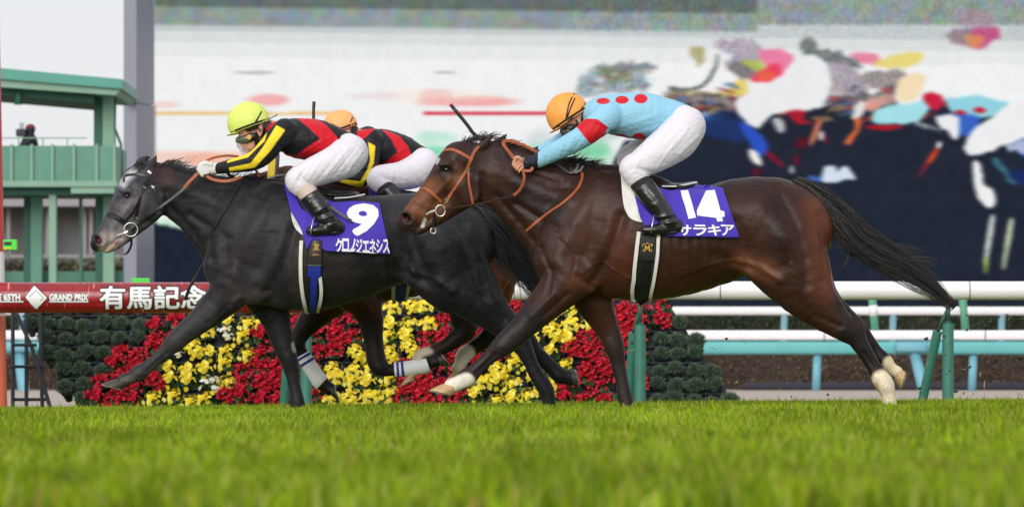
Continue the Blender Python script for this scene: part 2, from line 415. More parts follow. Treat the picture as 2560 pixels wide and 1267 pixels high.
for s, q, bo in (('E 65TH', ((0, 736), (54, 736), (54, 751), (0, 751)), .055), ('GRAND PRIX', ((128, 736), (223, 736), (223, 751), (128, 751)), .055),
             ('有馬記念', ((254, 715), (518, 715), (518, 772), (254, 772)), .026)):
    for bd, mm, lf in ((bo + .055, m_letk, .0012), (bo, m_let, .0035)):
        V0, F_ = text_mesh(s, 0); Vb, Fb = text_mesh(s, bd)
        mesh('banner_lettering', on_rail(fit_quad(Vb, q, (V0.min(0), V0.max(0))), lf, Vb[:, 2]), Fb, mm, ban, False)
def flat_on_rail(polys, m, lift, name='banner_emblem'):
    if len(polys) > 1:
        for q_ in polys: flat_on_rail([q_], m, lift, name)
        return
    bm = bmesh.new()
    for pl in polys:
        vs = [bm.verts.new((x, y, 0)) for x, y in pl]; bm.faces.new(vs)
    bmesh.ops.triangulate(bm, faces=bm.faces)
    for _ in range(3):
        es = [e for e in bm.edges if e.calc_length() > 9]
        if es: bmesh.ops.subdivide_edges(bm, edges=es, cuts=1); bmesh.ops.triangulate(bm, faces=bm.faces)
    bm.verts.index_update(); V = on_rail([(v.co.x, v.co.y) for v in bm.verts], lift); Fc = [tuple(v.index for v in f.verts) for f in bm.faces]; bm.free()
    mesh(name, V, Fc, m, ban, False)
def cz(*p): return [(x / 3.62, 690 + y / 3.62) for x, y in p]
cy = lambda *p: [(x / 10.667, 700 + y / 10.667) for x, y in p]
flat_on_rail([cy((945, 118), (1330, 480), (1000, 820), (690, 480))], m_letk, .0012)
flat_on_rail([cy((945, 150), (1295, 480), (1000, 785), (845, 625), (950, 600), (1010, 560), (1030, 480), (1015, 440), (950, 490), (850, 520), (800, 555), (740, 500), (725, 455))], m_let, .003)
flat_on_rail([cy((815, 448), (1000, 268), (1205, 478), (1130, 566), (1118, 556), (1186, 478), (1000, 290), (828, 458))], m_letk, .0045)
flat_on_rail([cz((0, 222), (232, 222), (232, 244), (0, 244)), cz((454, 222), (816, 222), (816, 244), (454, 244))], m_letk, .0012)
flat_on_rail([cz((0, 227), (228, 227), (228, 239), (0, 239)), cz((458, 227), (812, 227), (812, 239), (458, 239))], m_let, .0045)
# posts: sleeve, thin rod up to the rail, leaning brace
for px, top, lean0, lean1 in ((765, 832, (722, 860), (703, 1030)), (1600, 812, (1583, 832), (1572, 1030)), (2370, 808, (2344, 828), (2302, 1020))):
    zb = float(zg((px - 1280) * D1 / F0, D1))
    p = wr(px, top); post = smooth_auto(MB().tube([(p.x, D1, zb - .1), (p.x, D1, p.z)], 14.5 * D1 / F0, 20).build('post', m_green, rail))
    q = wr(px, 745); MB().tube([(p.x, D1, p.z - .02), (q.x, D1, q.z)], 6 * D1 / F0, 12).build('support_rod', m_dkgreen, post, True)
    MB().tube([(p.x, D1, p.z - .004), (p.x, D1, p.z + .02)], [9 * D1 / F0, 7 * D1 / F0], 14).build('rod_collar', m_dkgreen, post, True)
    a = wr(*lean0); b_ = wr(*lean1)
    br_ = smooth_auto(MB().tube([a, (b_.x, D1 + .25, zb - .1)], 12 * D1 / F0, 18).build('brace', m_green, rail))
    MB().tube([(a.x, D1, a.z), (p.x, D1, wr(px, 770).z)], 4 * D1 / F0, 10).build('brace_rod', m_dkgreen, br_, True)

# winning post at the left edge, with its small lime box
m_redw = mat('post_red', lin(196, 58, 58), .45, noise=(4, .08)); m_ow = mat('post_orange', lin(222, 112, 84), .45, noise=(4, .08)); m_pw = mat('post_white', lin(228, 226, 228), .45)
wp = empty('winning_post', (W(-14, 1010, 42.5).x, 42.5, 0), 'tall red and white banded winning post cut by the left edge of the picture', 'post')
for y0, y1, mm in ((-300, 200, m_ow), (200, 630, m_redw), (630, 790, m_pw), (790, 1045, m_ow)):
    smooth_auto(MB().tube([W(-22 + y1 * .008, y1, 42.5), W(-22 + y0 * .008, y0, 42.5)], [(20 + y1 * .012) * 42.5 / F0, (20 + y0 * .012) * 42.5 / F0], 28).build('band', mm, wp))
lb = empty('lime_device', W(22, 612, 41.1), 'small lime green box with a dark lens fixed to the side of the winning post', 'device')
c_ = W(26, 612, 41.1)
MB().box(c_, (34 * 41.1 / F0, .07, 26 * 41.1 / F0), bev=.006).build('housing', mat('lime_plastic', lin(70, 214, 60), .4), lb)
MB().box(c_ + Vector((-.02, -.035, .012)), (18 * 41.1 / F0, .02, 8 * 41.1 / F0), bev=.003).build('lens', mat('dark_lens', lin(30, 40, 30), .3), lb)
MB().box(c_ + Vector((-.02, -.036, -.03)), (20 * 41.1 / F0, .01, 4 * 41.1 / F0)).build('yellow_strip', mat('yellow_strip', lin(220, 200, 50), .5), lb)
MB().tube([W(18, 626, 41.1), W(20, 648, 41.1)], .012, 10).build('clamp', m_joint, lb)
gp = W(352, 702, 42.3)
tag(MB().box(gp, (46 * D1 / F0, .05, 14 * D1 / F0), bev=.006).build('lime_block', MATS['lime_plastic']), 'small lime green block showing over the red banner below the grey horse', 'block')

# ================================================================ FAR RAILS
m_teal = mat('teal_paint', lin(98, 176, 178), .45, noise=(3, .06)); m_tealp = mat('teal_post', lin(112, 170, 186), .5, noise=(5, .06))
D2 = 88.0; s2 = D2 / F0
r2 = empty('track_rail', (0, D2, 0), 'turquoise barrier with a white top rail standing beyond the sand track', 'rail')
def xr(px, d): return (px - 1280) * d / F0
MB().box((0, D2, W(0, 838, D2).z), (60, .2, 25 * s2), bev=.05).build('top_rail', m_white, r2, True)
MB().box((0, D2 + .02, W(0, 869, D2).z), (60, .24, 33 * s2), bev=.06).build('beam', m_teal, r2, True)
for px in (1832 + 233, 2065 + 394, 2460 - 5, 2024 + 438): pass
for px in (2060, 2462, 1662, 1262): MB().box((xr(px, D2), D2 - .11, W(0, 838, D2).z), (.02, .01, 25 * s2)).build('rail_seam', m_joint, r2)
for px in (2040, 2430, 1650, 1260, 870, 480): 
    MB().tube([(xr(px, D2), D2 + .05, -.1), (xr(px + 4, D2), D2 + .05, W(0, 884, D2).z)], 10.5 * s2, 14).build('post', m_tealp, r2, True)
for px, px1 in ((2282, 2300), (52, 70)):
    MB().box((xr(px - 8, D2), D2 - .3, W(0, 868, D2).z), (78 * s2, .35, 26 * s2), bev=.06).build('bracket_block', m_tealp, r2, True)
    MB().tube([(xr(px, D2), D2 - .3, W(0, 880, D2).z), (xr(px1 + 4, D2), D2 - .9, -.12)], [13.5 * s2, 15 * s2], 16).build('strut', m_tealp, r2, True)
m_gpole = mat('pole_green', lin(86, 150, 122), .5, noise=(6, .08))
for px in (2182, 2408, 330, 120):
    po = MB().tube([(xr(px + 8, D2), D2, W(0, 850, D2).z), (xr(px - 4, D2), D2, W(0, 720, D2).z)], 10 * s2, 14).build('upright', m_gpole, r2, True)
    if px == 2182: MB().tube([(xr(px + 3, D2), D2, W(0, 789, D2).z), (xr(px, D2), D2, W(0, 763, D2).z)], 11 * s2, 14).build('white_band', m_white, po, True)
D3 = 96.0; s3 = D3 / F0
r3 = empty('far_rail', (0, D3, 0), 'thin white rail on pale blue posts in front of the clipped hedge', 'rail')
MB().box((0, D3, W(0, 777, D3).z), (70, .12, 21 * s3), bev=.05).build('top_rail', m_white, r3, True)
for px in list(range(1955, 2700, 272)) + [1683, 1411, 1139, 867, 595, 323, 51]:
    MB().tube([(xr(px, D3), D3, -.1), (xr(px + 6, D3), D3, W(0, 787, D3).z)], 8.5 * s3, 12).build('post', mat('pale_blue_post', lin(120, 160, 172), .5), r3, True)

# clipped hedge, brown below and green above
def leaf_cloud(P, size, nrm=None):       # one small quad per point
    n = len(P); a = RNG.normal(size=(n, 3)); a /= np.linalg.norm(a, axis=1, keepdims=True)
    b = np.cross(a, RNG.normal(size=(n, 3))); b /= np.linalg.norm(b, axis=1, keepdims=True)
    s = (size * (.6 + .8 * RNG.random((n, 1))))
    V = np.stack([P - a * s, P + b * s * .5, P + a * s, P - b * s * .5], 1).reshape(-1, 3)
    i = np.arange(n) * 4; return V, np.stack([i, i + 1, i + 2, i + 3], 1)
m_leaf = mat('leaf_green', rough=.6, attr=True)
def hedge():
    n = 60000; zt = W(0, 765, 100).z; x = (RNG.random(n) * 2 - 1) * 17; z = RNG.random(n) ** .8 * zt; y = 99.5 + .25 * RNG.random(n) + .35 * (fbm(np.stack([x, z, z * 0], 1), 1.4, 2) - .5)
    z = np.minimum(z, zt - .05 + .1 * vnoise(np.stack([x, y, x * 0], 1), 3))
    V, Fq = leaf_cloud(np.stack([x, y, z], 1), .035)
    t = np.clip((z + 9 - .62 - .25 * (fbm(np.stack([x, z, x * 0], 1), .7, 2) - .5)) / .15, 0, 1)[:, None]
    br = np.array([lin(98, 78, 66)[:3], lin(76, 62, 56)[:3], lin(120, 98, 80)[:3]])[RNG.integers(0, 3, n)]
    gr = np.array([lin(44, 70, 42)[:3], lin(60, 88, 50)[:3], lin(36, 52, 38)[:3]])[RNG.integers(0, 3, n)]
    c = br * (1 - t) + gr * t * .8
    h = empty('hedge', (0, 99.6, 0), 'long clipped dark green hedge behind the far rails', 'hedge')
    mesh('foliage', V, Fq, m_leaf, h, False, np.repeat(c, 4, 0))
    MB().box((0, 100.2, zt / 2 - .05), (34, .9, zt - .15)).build('inner_twigs', mat('twigs', lin(62, 52, 44), .9, noise=(4, .3)), h)
hedge()
def low_hedge():
    n = 52000; d_ = 92.2; zt = W(0, 868, d_).z; x = (RNG.random(n) * 2 - 1) * 15; z = RNG.random(n) * zt; y = d_ + .2 * RNG.random(n) + .3 * (fbm(np.stack([x, z, z * 0], 1), 2.4, 2) - .5)
    V, Fq = leaf_cloud(np.stack([x, y, z], 1), .022)
    f = fbm(np.stack([x, z, x * 0], 1), .9, 3)[:, None]
    br = np.array([lin(112, 86, 72)[:3], lin(86, 68, 60)[:3], lin(134, 108, 88)[:3], lin(80, 78, 58)[:3]])[RNG.integers(0, 4, n)] * (.5 + .6 * f)
    h = empty('low_hedge', (0, d_, 0), 'low brown twiggy hedge behind the turquoise barrier', 'hedge')
    mesh('foliage', V, Fq, m_leaf, h, False, np.repeat(br, 4, 0))
    MB().box((0, d_ + .5, zt / 2 - .03), (30, .7, zt - .06)).build('inner_twigs', MATS['twigs'], h)
low_hedge()
m_bag = mat('sandbag_dark', lin(52, 50, 60), .8, noise=(8, .2))
def bag(i, px, d=90.6):
    Fb = Field((-.3, -.25, -.02), (.3, .25, .2), .03)
    wd = .13 + .03 * (i % 3)
    Fb.tube([(-wd, 0, .055, .08), (0, 0, .075, .095), (wd, 0, .055, .08)], .03)
    V, Q = Fb.surf(); V = relax(V, Q, 1); o = mesh('sandbag', V, Q, m_bag); o.location = (xr(px, d), d, -.01)
    tag(o, 'dark lumpy sandbag in the row along the foot of the brown hedge', 'sandbag', 'dark bags along the hedge foot')
for i, px in enumerate(range(1880, 2600, 38)): bag(i, px + (i * 7) % 9)

# ================================================================ FLOWER BANK
D4 = 43.4; s4 = D4 / F0
m_stand = mat('stand_black', lin(30, 36, 44), .6)
st = empty('flower_stand', (xr(960, D4), D4, float(zg(0, D4))), 'long black sloping rack that holds the pot plants behind the rail', 'stand')
def bankpt(px, py):                      # the planting face leans back as it rises
    k = (1015 - py) / 240.; d = 43.3 + .55 * k; return W(px, py, d)
def edge_l(py): return 55 + (py - 780) * .55
def edge_r(py): return 1690 + (py - 750) * .66
q = [bankpt(edge_l(755) + 8, 757), bankpt(edge_r(755) - 22, 757), bankpt(edge_r(1018) - 20, 1022), bankpt(edge_l(1018) + 14, 1022)]
back = Vector((0, .09, .0)); mb = MB(); vv = [p + back for p in q] + [p + back + Vector((0, .06, 0)) for p in q]
mb.add(vv, [(3, 2, 1, 0), (4, 5, 6, 7), (0, 1, 5, 4), (1, 2, 6, 5), (2, 3, 7, 6), (3, 0, 4, 7)]); mb.build('backing_panel', m_stand, st)
mb = MB()
for px in (32, 66, 100): mb.tube([W(px, 775, 43.6), W(px + (6 if px > 90 else 0), 1030, 43.2)], 5 * s4, 8)
mb.build('rack_upright', m_stand, st)
mb = MB()
for py, x1 in ((862, 92), (916, 105), (998, 122)): mb.tube([W(28, py, 43.3), W(x1, py, 43.3)], 4 * s4, 8)
mb.tube([W(38, 775, 43.5), W(80, 870, 43.3), W(128, 1025, 43.1)], 5 * s4, 8)
mb.build('rack_rung', m_stand, st)
mb = MB()
for k in range(7): mb.tube([bankpt(edge_l(782 + k * 39), 790 + k * 39) + Vector((0, .05, 0)), bankpt(edge_r(782 + k * 39) - 30, 790 + k * 39) + Vector((0, .05, 0))], 3 * s4, 8)
mb.build('shelf_bar', m_stand, st)

m_pot = mat('pot_black', lin(34, 36, 42), .55)
m_petr = mat('petal_red', rough=.55, attr=True, subsurf=.1); 
tilt = Matrix.Rotation(math.radians(42), 3, 'X')   # plants look up and out towards the track
def T3(P): return np.asarray(P) @ np.array(tilt).T
def pot_mesh():
    mb = MB(); n = 18; prof = [(.03, -.11), (.05, -.02), (.056, -.02), (.056, -.004), (.05, -.004), (.044, -.014)]
    V = [(r * math.cos(a), r * math.sin(a), z) for r, z in prof for a in [2 * math.pi * k / n for k in range(n)]]
    Fc = [(i * n + k, i * n + (k + 1) % n, (i + 1) * n + (k + 1) % n, (i + 1) * n + k) for i in range(len(prof) - 1) for k in range(n)]
    Fc.append(tuple((len(prof) - 1) * n + k for k in range(n))); return T3(V) + np.array([0, .05, -.02]), Fc
def proto(kind, seed):
    r = np.random.default_rng(seed); out = {}
    if kind == 'shrub':                  # tight dark green tussock ball: fine upright blades on a dome
        n = 1500; a = r.random(n) * 6.283; ph = np.arccos(1 - .95 * r.random(n)); R = .036 + .036 * r.random(n)
        dirn = np.stack([np.sin(ph) * np.cos(a), np.sin(ph) * np.sin(a), np.cos(ph)], 1)
        P = dirn * R[:, None] * np.array([1, 1, .8]); L = (.016 + .014 * r.random(n))[:, None]
        dv = dirn + r.normal(size=(n, 3)) * .5 + np.array([0, 0, .25]); dv /= np.linalg.norm(dv, axis=1, keepdims=True)
        sd_ = np.cross(dv, r.normal(size=(n, 3))); sd_ /= np.linalg.norm(sd_, axis=1, keepdims=True); sd_ *= .0022
        V = np.stack([P - sd_, P + sd_, P + dv * L + sd_ * .3, P + dv * L - sd_ * .3], 1).reshape(-1, 3); i = np.arange(n) * 4
        pal = np.array([lin(70, 96, 74)[:3], lin(94, 116, 90)[:3], lin(54, 80, 66)[:3], lin(126, 142, 122)[:3]])[r.integers(0, 4, n)]
        br = MB(); bm = bmesh.new(); bmesh.ops.create_icosphere(bm, subdivisions=2, radius=.04)
        Vs = np.array([v.co[:] for v in bm.verts]) * [1, 1, .8]; bm.verts.index_update(); Fs = [tuple(v.index for v in f.verts) for f in bm.faces]; bm.free()
        Vall = np.vstack([V, Vs]); Fall = [tuple(f) for f in np.stack([i, i + 1, i + 2, i + 3], 1)] + [tuple(x + len(V) for x in f) for f in Fs]
        c = np.vstack([np.repeat(pal, 4, 0), np.tile(np.array(lin(34, 48, 38)[:3]), (len(Vs), 1))])
        out['foliage'] = (T3(Vall), Fall, c, m_leaf)
    else:
        n = 40; V = []; Fc = []; c = []   # rounded leaves
        for k in range(n):
            a = r.random() * 6.283; ph = .3 + 1.25 * r.random(); R = .055 + .025 * r.random()
            d_ = np.array([math.sin(ph) * math.cos(a), math.sin(ph) * math.sin(a), math.cos(ph) * .6]); p = d_ * R
            u = np.cross(d_, [0, 0, 1.01]); u /= np.linalg.norm(u); v = np.cross(d_ + r.normal(size=3) * .3, u); v /= np.linalg.norm(v)
            s = .013 + .012 * r.random(); b0 = len(V); g = np.array([lin(66, 96, 54), lin(52, 78, 44), lin(96, 122, 84), lin(44, 66, 40)][r.integers(0, 4)][:3])
            for j in range(7):
                t_ = 6.283 * j / 7; V.append(p + u * s * math.cos(t_) + v * s * 1.15 * math.sin(t_) - d_ * .004 * (j % 2)); c.append(g)
            Fc.append(tuple(range(b0, b0 + 7)))
        out['foliage'] = (T3(V), Fc, np.array(c), m_leaf)
        V = []; Fc = []; c = []
        if kind == 'cyclamen': nf, pals, sz = int(r.integers(40, 68)), [lin(206, 10, 46), lin(182, 6, 34), lin(222, 26, 70), lin(166, 4, 28)], .019
        elif kind == 'viola': nf, pals, sz = int(r.integers(36, 60)), [lin(250, 232, 60), lin(246, 222, 40), lin(254, 242, 120), lin(244, 212, 36)], .0172
        else: nf, pals, sz = 22, [lin(244, 236, 190), lin(238, 238, 232)], .016
        cl_ = [(r.random() * 6.283, r.random() * 1.1) for _ in range(4)]
        for k in range(nf):
            a = cl_[k % 4][0] + r.normal() * .95; ph = min(1.45, abs(cl_[k % 4][1] + r.normal() * .46)); R = .074 + .032 * r.random()
            d_ = np.array([math.sin(ph) * math.cos(a), math.sin(ph) * math.sin(a), math.cos(ph) * .8 + .1]); p = d_ * R * [1, 1, .9]
            nn = d_ + r.normal(size=3) * .35; nn /= np.linalg.norm(nn); u = np.cross(nn, r.normal(size=3)); u /= np.linalg.norm(u); v = np.cross(nn, u)
            g = np.array(pals[r.integers(0, len(pals))][:3]); npet = 5
            b0 = len(V); q0 = np.array([p[0] * .1, p[1] * .1, .0]); w_ = np.cross(p - q0, [.3, .4, .9]); w_ = w_ / np.linalg.norm(w_) * .0013
            V += [q0 - w_, q0 + w_, p + w_, p - w_]; c += [np.array(lin(70, 92, 50)[:3])] * 4; Fc.append((b0, b0 + 1, b0 + 2, b0 + 3))
            for j in range(npet):
                t_ = 6.283 * j / npet; e = u * math.cos(t_) + v * math.sin(t_); f = -u * math.sin(t_) + v * math.cos(t_); s = sz * (.8 + .4 * r.random()); b0 = len(V)
                up = .75 if kind == 'cyclamen' else .12
                for (al, wi, he) in ((.08, 0, 0), (.6, .42, up * .45), (1.0, .36, up * .8), (1.12, 0, up), (1.0, -.36, up * .8), (.6, -.42, up * .45)):
                    V.append(p + e * s * al * (1 - up * .35) + f * s * wi + nn * s * (he + .08 * r.random())); c.append(g * (.85 + .3 * r.random()))
                Fc.append(tuple(range(b0, b0 + 6)))
        out['flowers'] = (T3(V), Fc, np.array(c), m_petr)
    out['pot'] = pot_mesh() + (None, m_pot)
    return {k: (lambda o: (COL.objects.unlink(o), o)[1])(mesh(k, v[0], v[1], v[3], None, k == 'pot', v[2])) for k, v in out.items()}
INFO = {'shrub': ('dwarf_shrub', 'tight dark green tussock potted {} of the flower display', 'plant'),
        'cyclamen': ('cyclamen_plant', 'potted plant covered in crimson flowers in a red stripe of the display', 'flower'),
        'viola': ('viola_plant', 'potted plant covered in yellow flowers in a yellow stripe of the display', 'flower'),
        'pale': ('pale_viola_plant', 'potted plant with small creamy white flowers among the yellow ones', 'flower')}
PROTO = {k: [proto(k, 10 + j) for j in range(n)] for k, n in (('shrub', 4), ('cyclamen', 5), ('viola', 5), ('pale', 1))}
def region(px, py):
    t = (py - 780) / 225.; L = lambda a, b: a + (b - a) * t
    bounds = [(L(388, 210), 'shrub'), (L(492, 362), 'cyclamen'), (L(706, 560), 'viola'), (L(925, 775), 'cyclamen'), (L(1108, 962), 'viola'),
              (L(1322, 1168), 'cyclamen'), (L(1488, 1375), 'viola'), (L(1672, 1560), 'cyclamen'), (9999, 'shrub')]
    for x, k in bounds:
        if px < x: return k
def plant(kind, j, loc, rz, sc, label, group):
    nm, _, cat = INFO[kind]; r = empty(nm, loc, label, cat, group); r.rotation_euler = (0, 0, rz); r.scale = (sc, sc, sc)
    for part in ('pot', 'foliage', 'flowers'):
        if part in PROTO[kind][j]:
            o = PROTO[kind][j][part].copy(); o.parent = r; o.location = (0, 0, 0); COL.objects.link(o)
row = 0; py = 772
PR = random.Random(5)
while py < 1012:
    x0, x1 = edge_l(py) + (6 if row % 2 else 26), edge_r(py) - 12
    px = x0
    while px < x1:
        k = region(px + PR.uniform(-24, 24), py + PR.uniform(-14, 14))
        if k == 'viola' and PR.random() < .05: k = 'pale'
        if k == 'shrub': k = 'shrub'
        p = bankpt(px + PR.uniform(-5, 5), py + (PR.uniform(-6, 6) if k == 'shrub' else PR.uniform(-13, 13)))
        lab = INFO[k][1]
        grp = {'shrub': 'dark green tussocks', 'cyclamen': 'red flowering plants', 'viola': 'yellow flowering plants', 'pale': 'cream flowering plants'}[k] + ' on the flower bank'
        if k == 'shrub':
            side = 'at the left end' if px < 700 else 'at the right end'; lab = lab.format(side); grp += ' ' + side
        sc = (1.04 if k == 'shrub' else 1.16) * PR.uniform(.88, 1.12)
        plant(k, PR.randrange(len(PROTO[k])), p, PR.uniform(-.35, .35), sc, lab, grp)
        px += 45
    py += 38.5; row += 1
# ================================================================ TOWER, PYLON, SCREEN, FAR THINGS
DT = 100.0; sT = DT / F0
m_tg = mat('tower_green', lin(84, 138, 118), .5, noise=(1.5, .1)); m_tgl = mat('tower_green_pale', lin(122, 160, 138), .5, noise=(2, .08)); m_tgd = mat('tower_green_dark', lin(38, 92, 78), .6, noise=(2, .1)); m_roof = mat('tower_roof', lin(72, 146, 130), .45, noise=(1, .05))
tw = empty('camera_tower', (xr(150, DT), DT, 0), 'green steel camera tower with a flat roof behind the winning post', 'tower')
def tbox(x0, y0, x1, y1, dep=0, th=.2, m=m_tg, name='beam', par=None, bev=.01, d=None):
    d = d or DT; a = W(x0, y0, d); b_ = W(x1, y1, d)
    return MB().box(((a.x + b_.x) / 2, d + dep, (a.z + b_.z) / 2), (abs(b_.x - a.x), th, abs(b_.z - a.z)), bev=bev).build(name, m, par or tw)
def slab(pts, dep0, dep1, m, name):
    V = [W(x, y, DT) + Vector((0, dp, 0)) for dp in (dep0, dep1) for x, y in pts]; n = len(pts)
    Fc = [tuple(range(n))[::-1], tuple(range(n, 2 * n))] + [(i, (i + 1) % n, n + (i + 1) % n, n + i) for i in range(n)]
    mb = MB(); mb.add(V, Fc); return mb.build(name, m, tw)
slab([(-150, 165), (316, 207), (316, 231), (-150, 193)], -1.2, 3.0, m_roof, 'roof')
slab([(-150, 193.5), (312, 231.5), (300, 246), (-150, 214)], -1.1, 2.9, m_tgl, 'roof_fascia')
slab([(-150, 214.5), (240, 244), (240, 262), (-150, 228)], -.6, 2.6, m_tgd, 'roof_truss')
tbox(234, 236, 256, 372, .2, .35, m_tgd, 'column'); tbox(256.5, 240, 286, 372, .2, .45, m_tgl, 'column')
tbox(-140, 372, 304, 458, 0, 2.6, m_tg, 'parapet')
for px in (-60, 42, 92, 143, 196, 252, 296): tbox(px, 368, px + 7, 460, -1.33, .08, m_tgl, 'parapet_rib')
tbox(-140, 458.5, 306, 474, 0, 2.8, m_tgl, 'deck_edge'); tbox(-140, 474.5, 300, 492, .1, 2.3, m_tgd, 'deck_beam')
tbox(192, 474.5, 300, 490, -1.3, .12, m_tgl, 'deck_beam')
for a_, b_, dp, mm in ((57, 75, .3, m_tgd), (75.5, 104, .2, m_tg), (134, 152, -.9, m_tgl), (236, 256, .3, m_tgd), (256.5, 284, .2, m_tgl), (190, 197, .8, m_tg), (-60, -30, 0, m_tg)):
    V_ = tbox(a_, 490, b_, 948, dp, .25, mm, 'leg')
tbox(-140, 676, 300, 704, .9, .3, m_tg, 'ground_beam')
MB().tube([W(288, 245, DT), W(286, 320, DT), W(302, 360, DT), W(305, 460, DT)], .03, 8).build('down_pipe', m_tgd, tw, True)
MB().tube([W(46, 225, 99.2), W(46, 262, 99.2)], [.03, .09], 10).build('hanging_lamp', m_tgd, tw, True)
for px in (10, 60, 120, 180): tbox(px, 352, px + 3, 372, -1.2, .04, m_tgl, 'guard_rail_post')
tbox(-140, 351, 230, 354, -1.2, .04, m_tgl, 'guard_rail')
# camera operator leaning on the parapet
cp = empty('person', W(70, 400, 99.3), 'camera operator in dark clothes and a cap leaning on the tower parapet', 'person')
fb = Field(W(20, 440, 99.0) - Vector((0, .4, 0)), W(130, 290, 100) + Vector((0, .5, .1)), .02)
d_ = 99.4; s_ = lambda L: tpx(L, d_)
fb.tube(s_([(78, 420, 20, .1, 1.1), (76, 372, 21, .1, 1.2), (74, 352, 19, .05, 1.5)]), .03); fb.tube(s_([(76, 348, 9), (75, 332, 9)]), .02); fb.ell(W(76, 325, d_), (.1, .1, .125))
for la in (-.22, .22): fb.tube(s_([(74, 352, 9, la), (54, 368, 7, la), (60, 350, 5, la * .5)]), .02)
V, Q = fb.surf(); mesh('body', relax(V, Q, 1), Q, mat('dark_jacket', lin(34, 38, 50), .8, noise=(8, .3)), cp)
MB().tube([W(76, 322, d_), W(76, 312, d_)], [.115, .07], 14).build('cap', mat('cap_red', lin(120, 50, 60), .7), cp, True)
tc_ = empty('television_camera', W(60, 370, 99.2), 'dark broadcast camera with a pale lens hood in front of the tower operator', 'camera')
tbox(50, 328, 74, 346, -.75, .2, mat('camera_black', lin(44, 44, 50), .6), 'housing', tc_, .02); tbox(58, 312, 68, 327.5, -.75, .12, mat('camera_grey', lin(170, 168, 172), .6), 'viewfinder', tc_, .01)
MB().tube([W(62, 346, 99.3), W(62, 376, 99.3)], .05, 10).build('mount', MATS['camera_black'], tc_, True)

# pylon of the screen
py_ = empty('pylon', (xr(345, 117), 117, 0), 'square grey steel pylon rising beside the left edge of the big screen', 'pylon')
m_py = mat('pylon_grey', lin(136, 138, 152), .5, noise=(.8, .05), bump=(2, .1, .02)); sP = 117 / F0
c0 = Vector((xr(340, 117), 117, 0)); wa = 44 * sP; wb = 34 * sP
R_ = Matrix.Rotation(math.radians(0), 3, 'Z')
pl = [(xr(308, 117), 117.12), (xr(341, 117), 117.0), (xr(385, 118.2), 118.2), (xr(350, 118.2), 118.4)]
for z0, z1 in ((-.1, 4.0), (4.02, 6.9), (6.92, 9.6), (9.62, 13)):
    mb = MB(); V = [(x, y, z) for z in (z0, z1) for x, y in pl]
    mb.add(V, [(3, 2, 1, 0), (4, 5, 6, 7), (0, 1, 5, 4), (1, 2, 6, 5), (2, 3, 7, 6), (3, 0, 4, 7)]); mb.build('column_segment', m_py, py_)
tbox(316, 222, 338, 258, -.2, .3, m_joint, 'floodlight', py_, .02, 117)

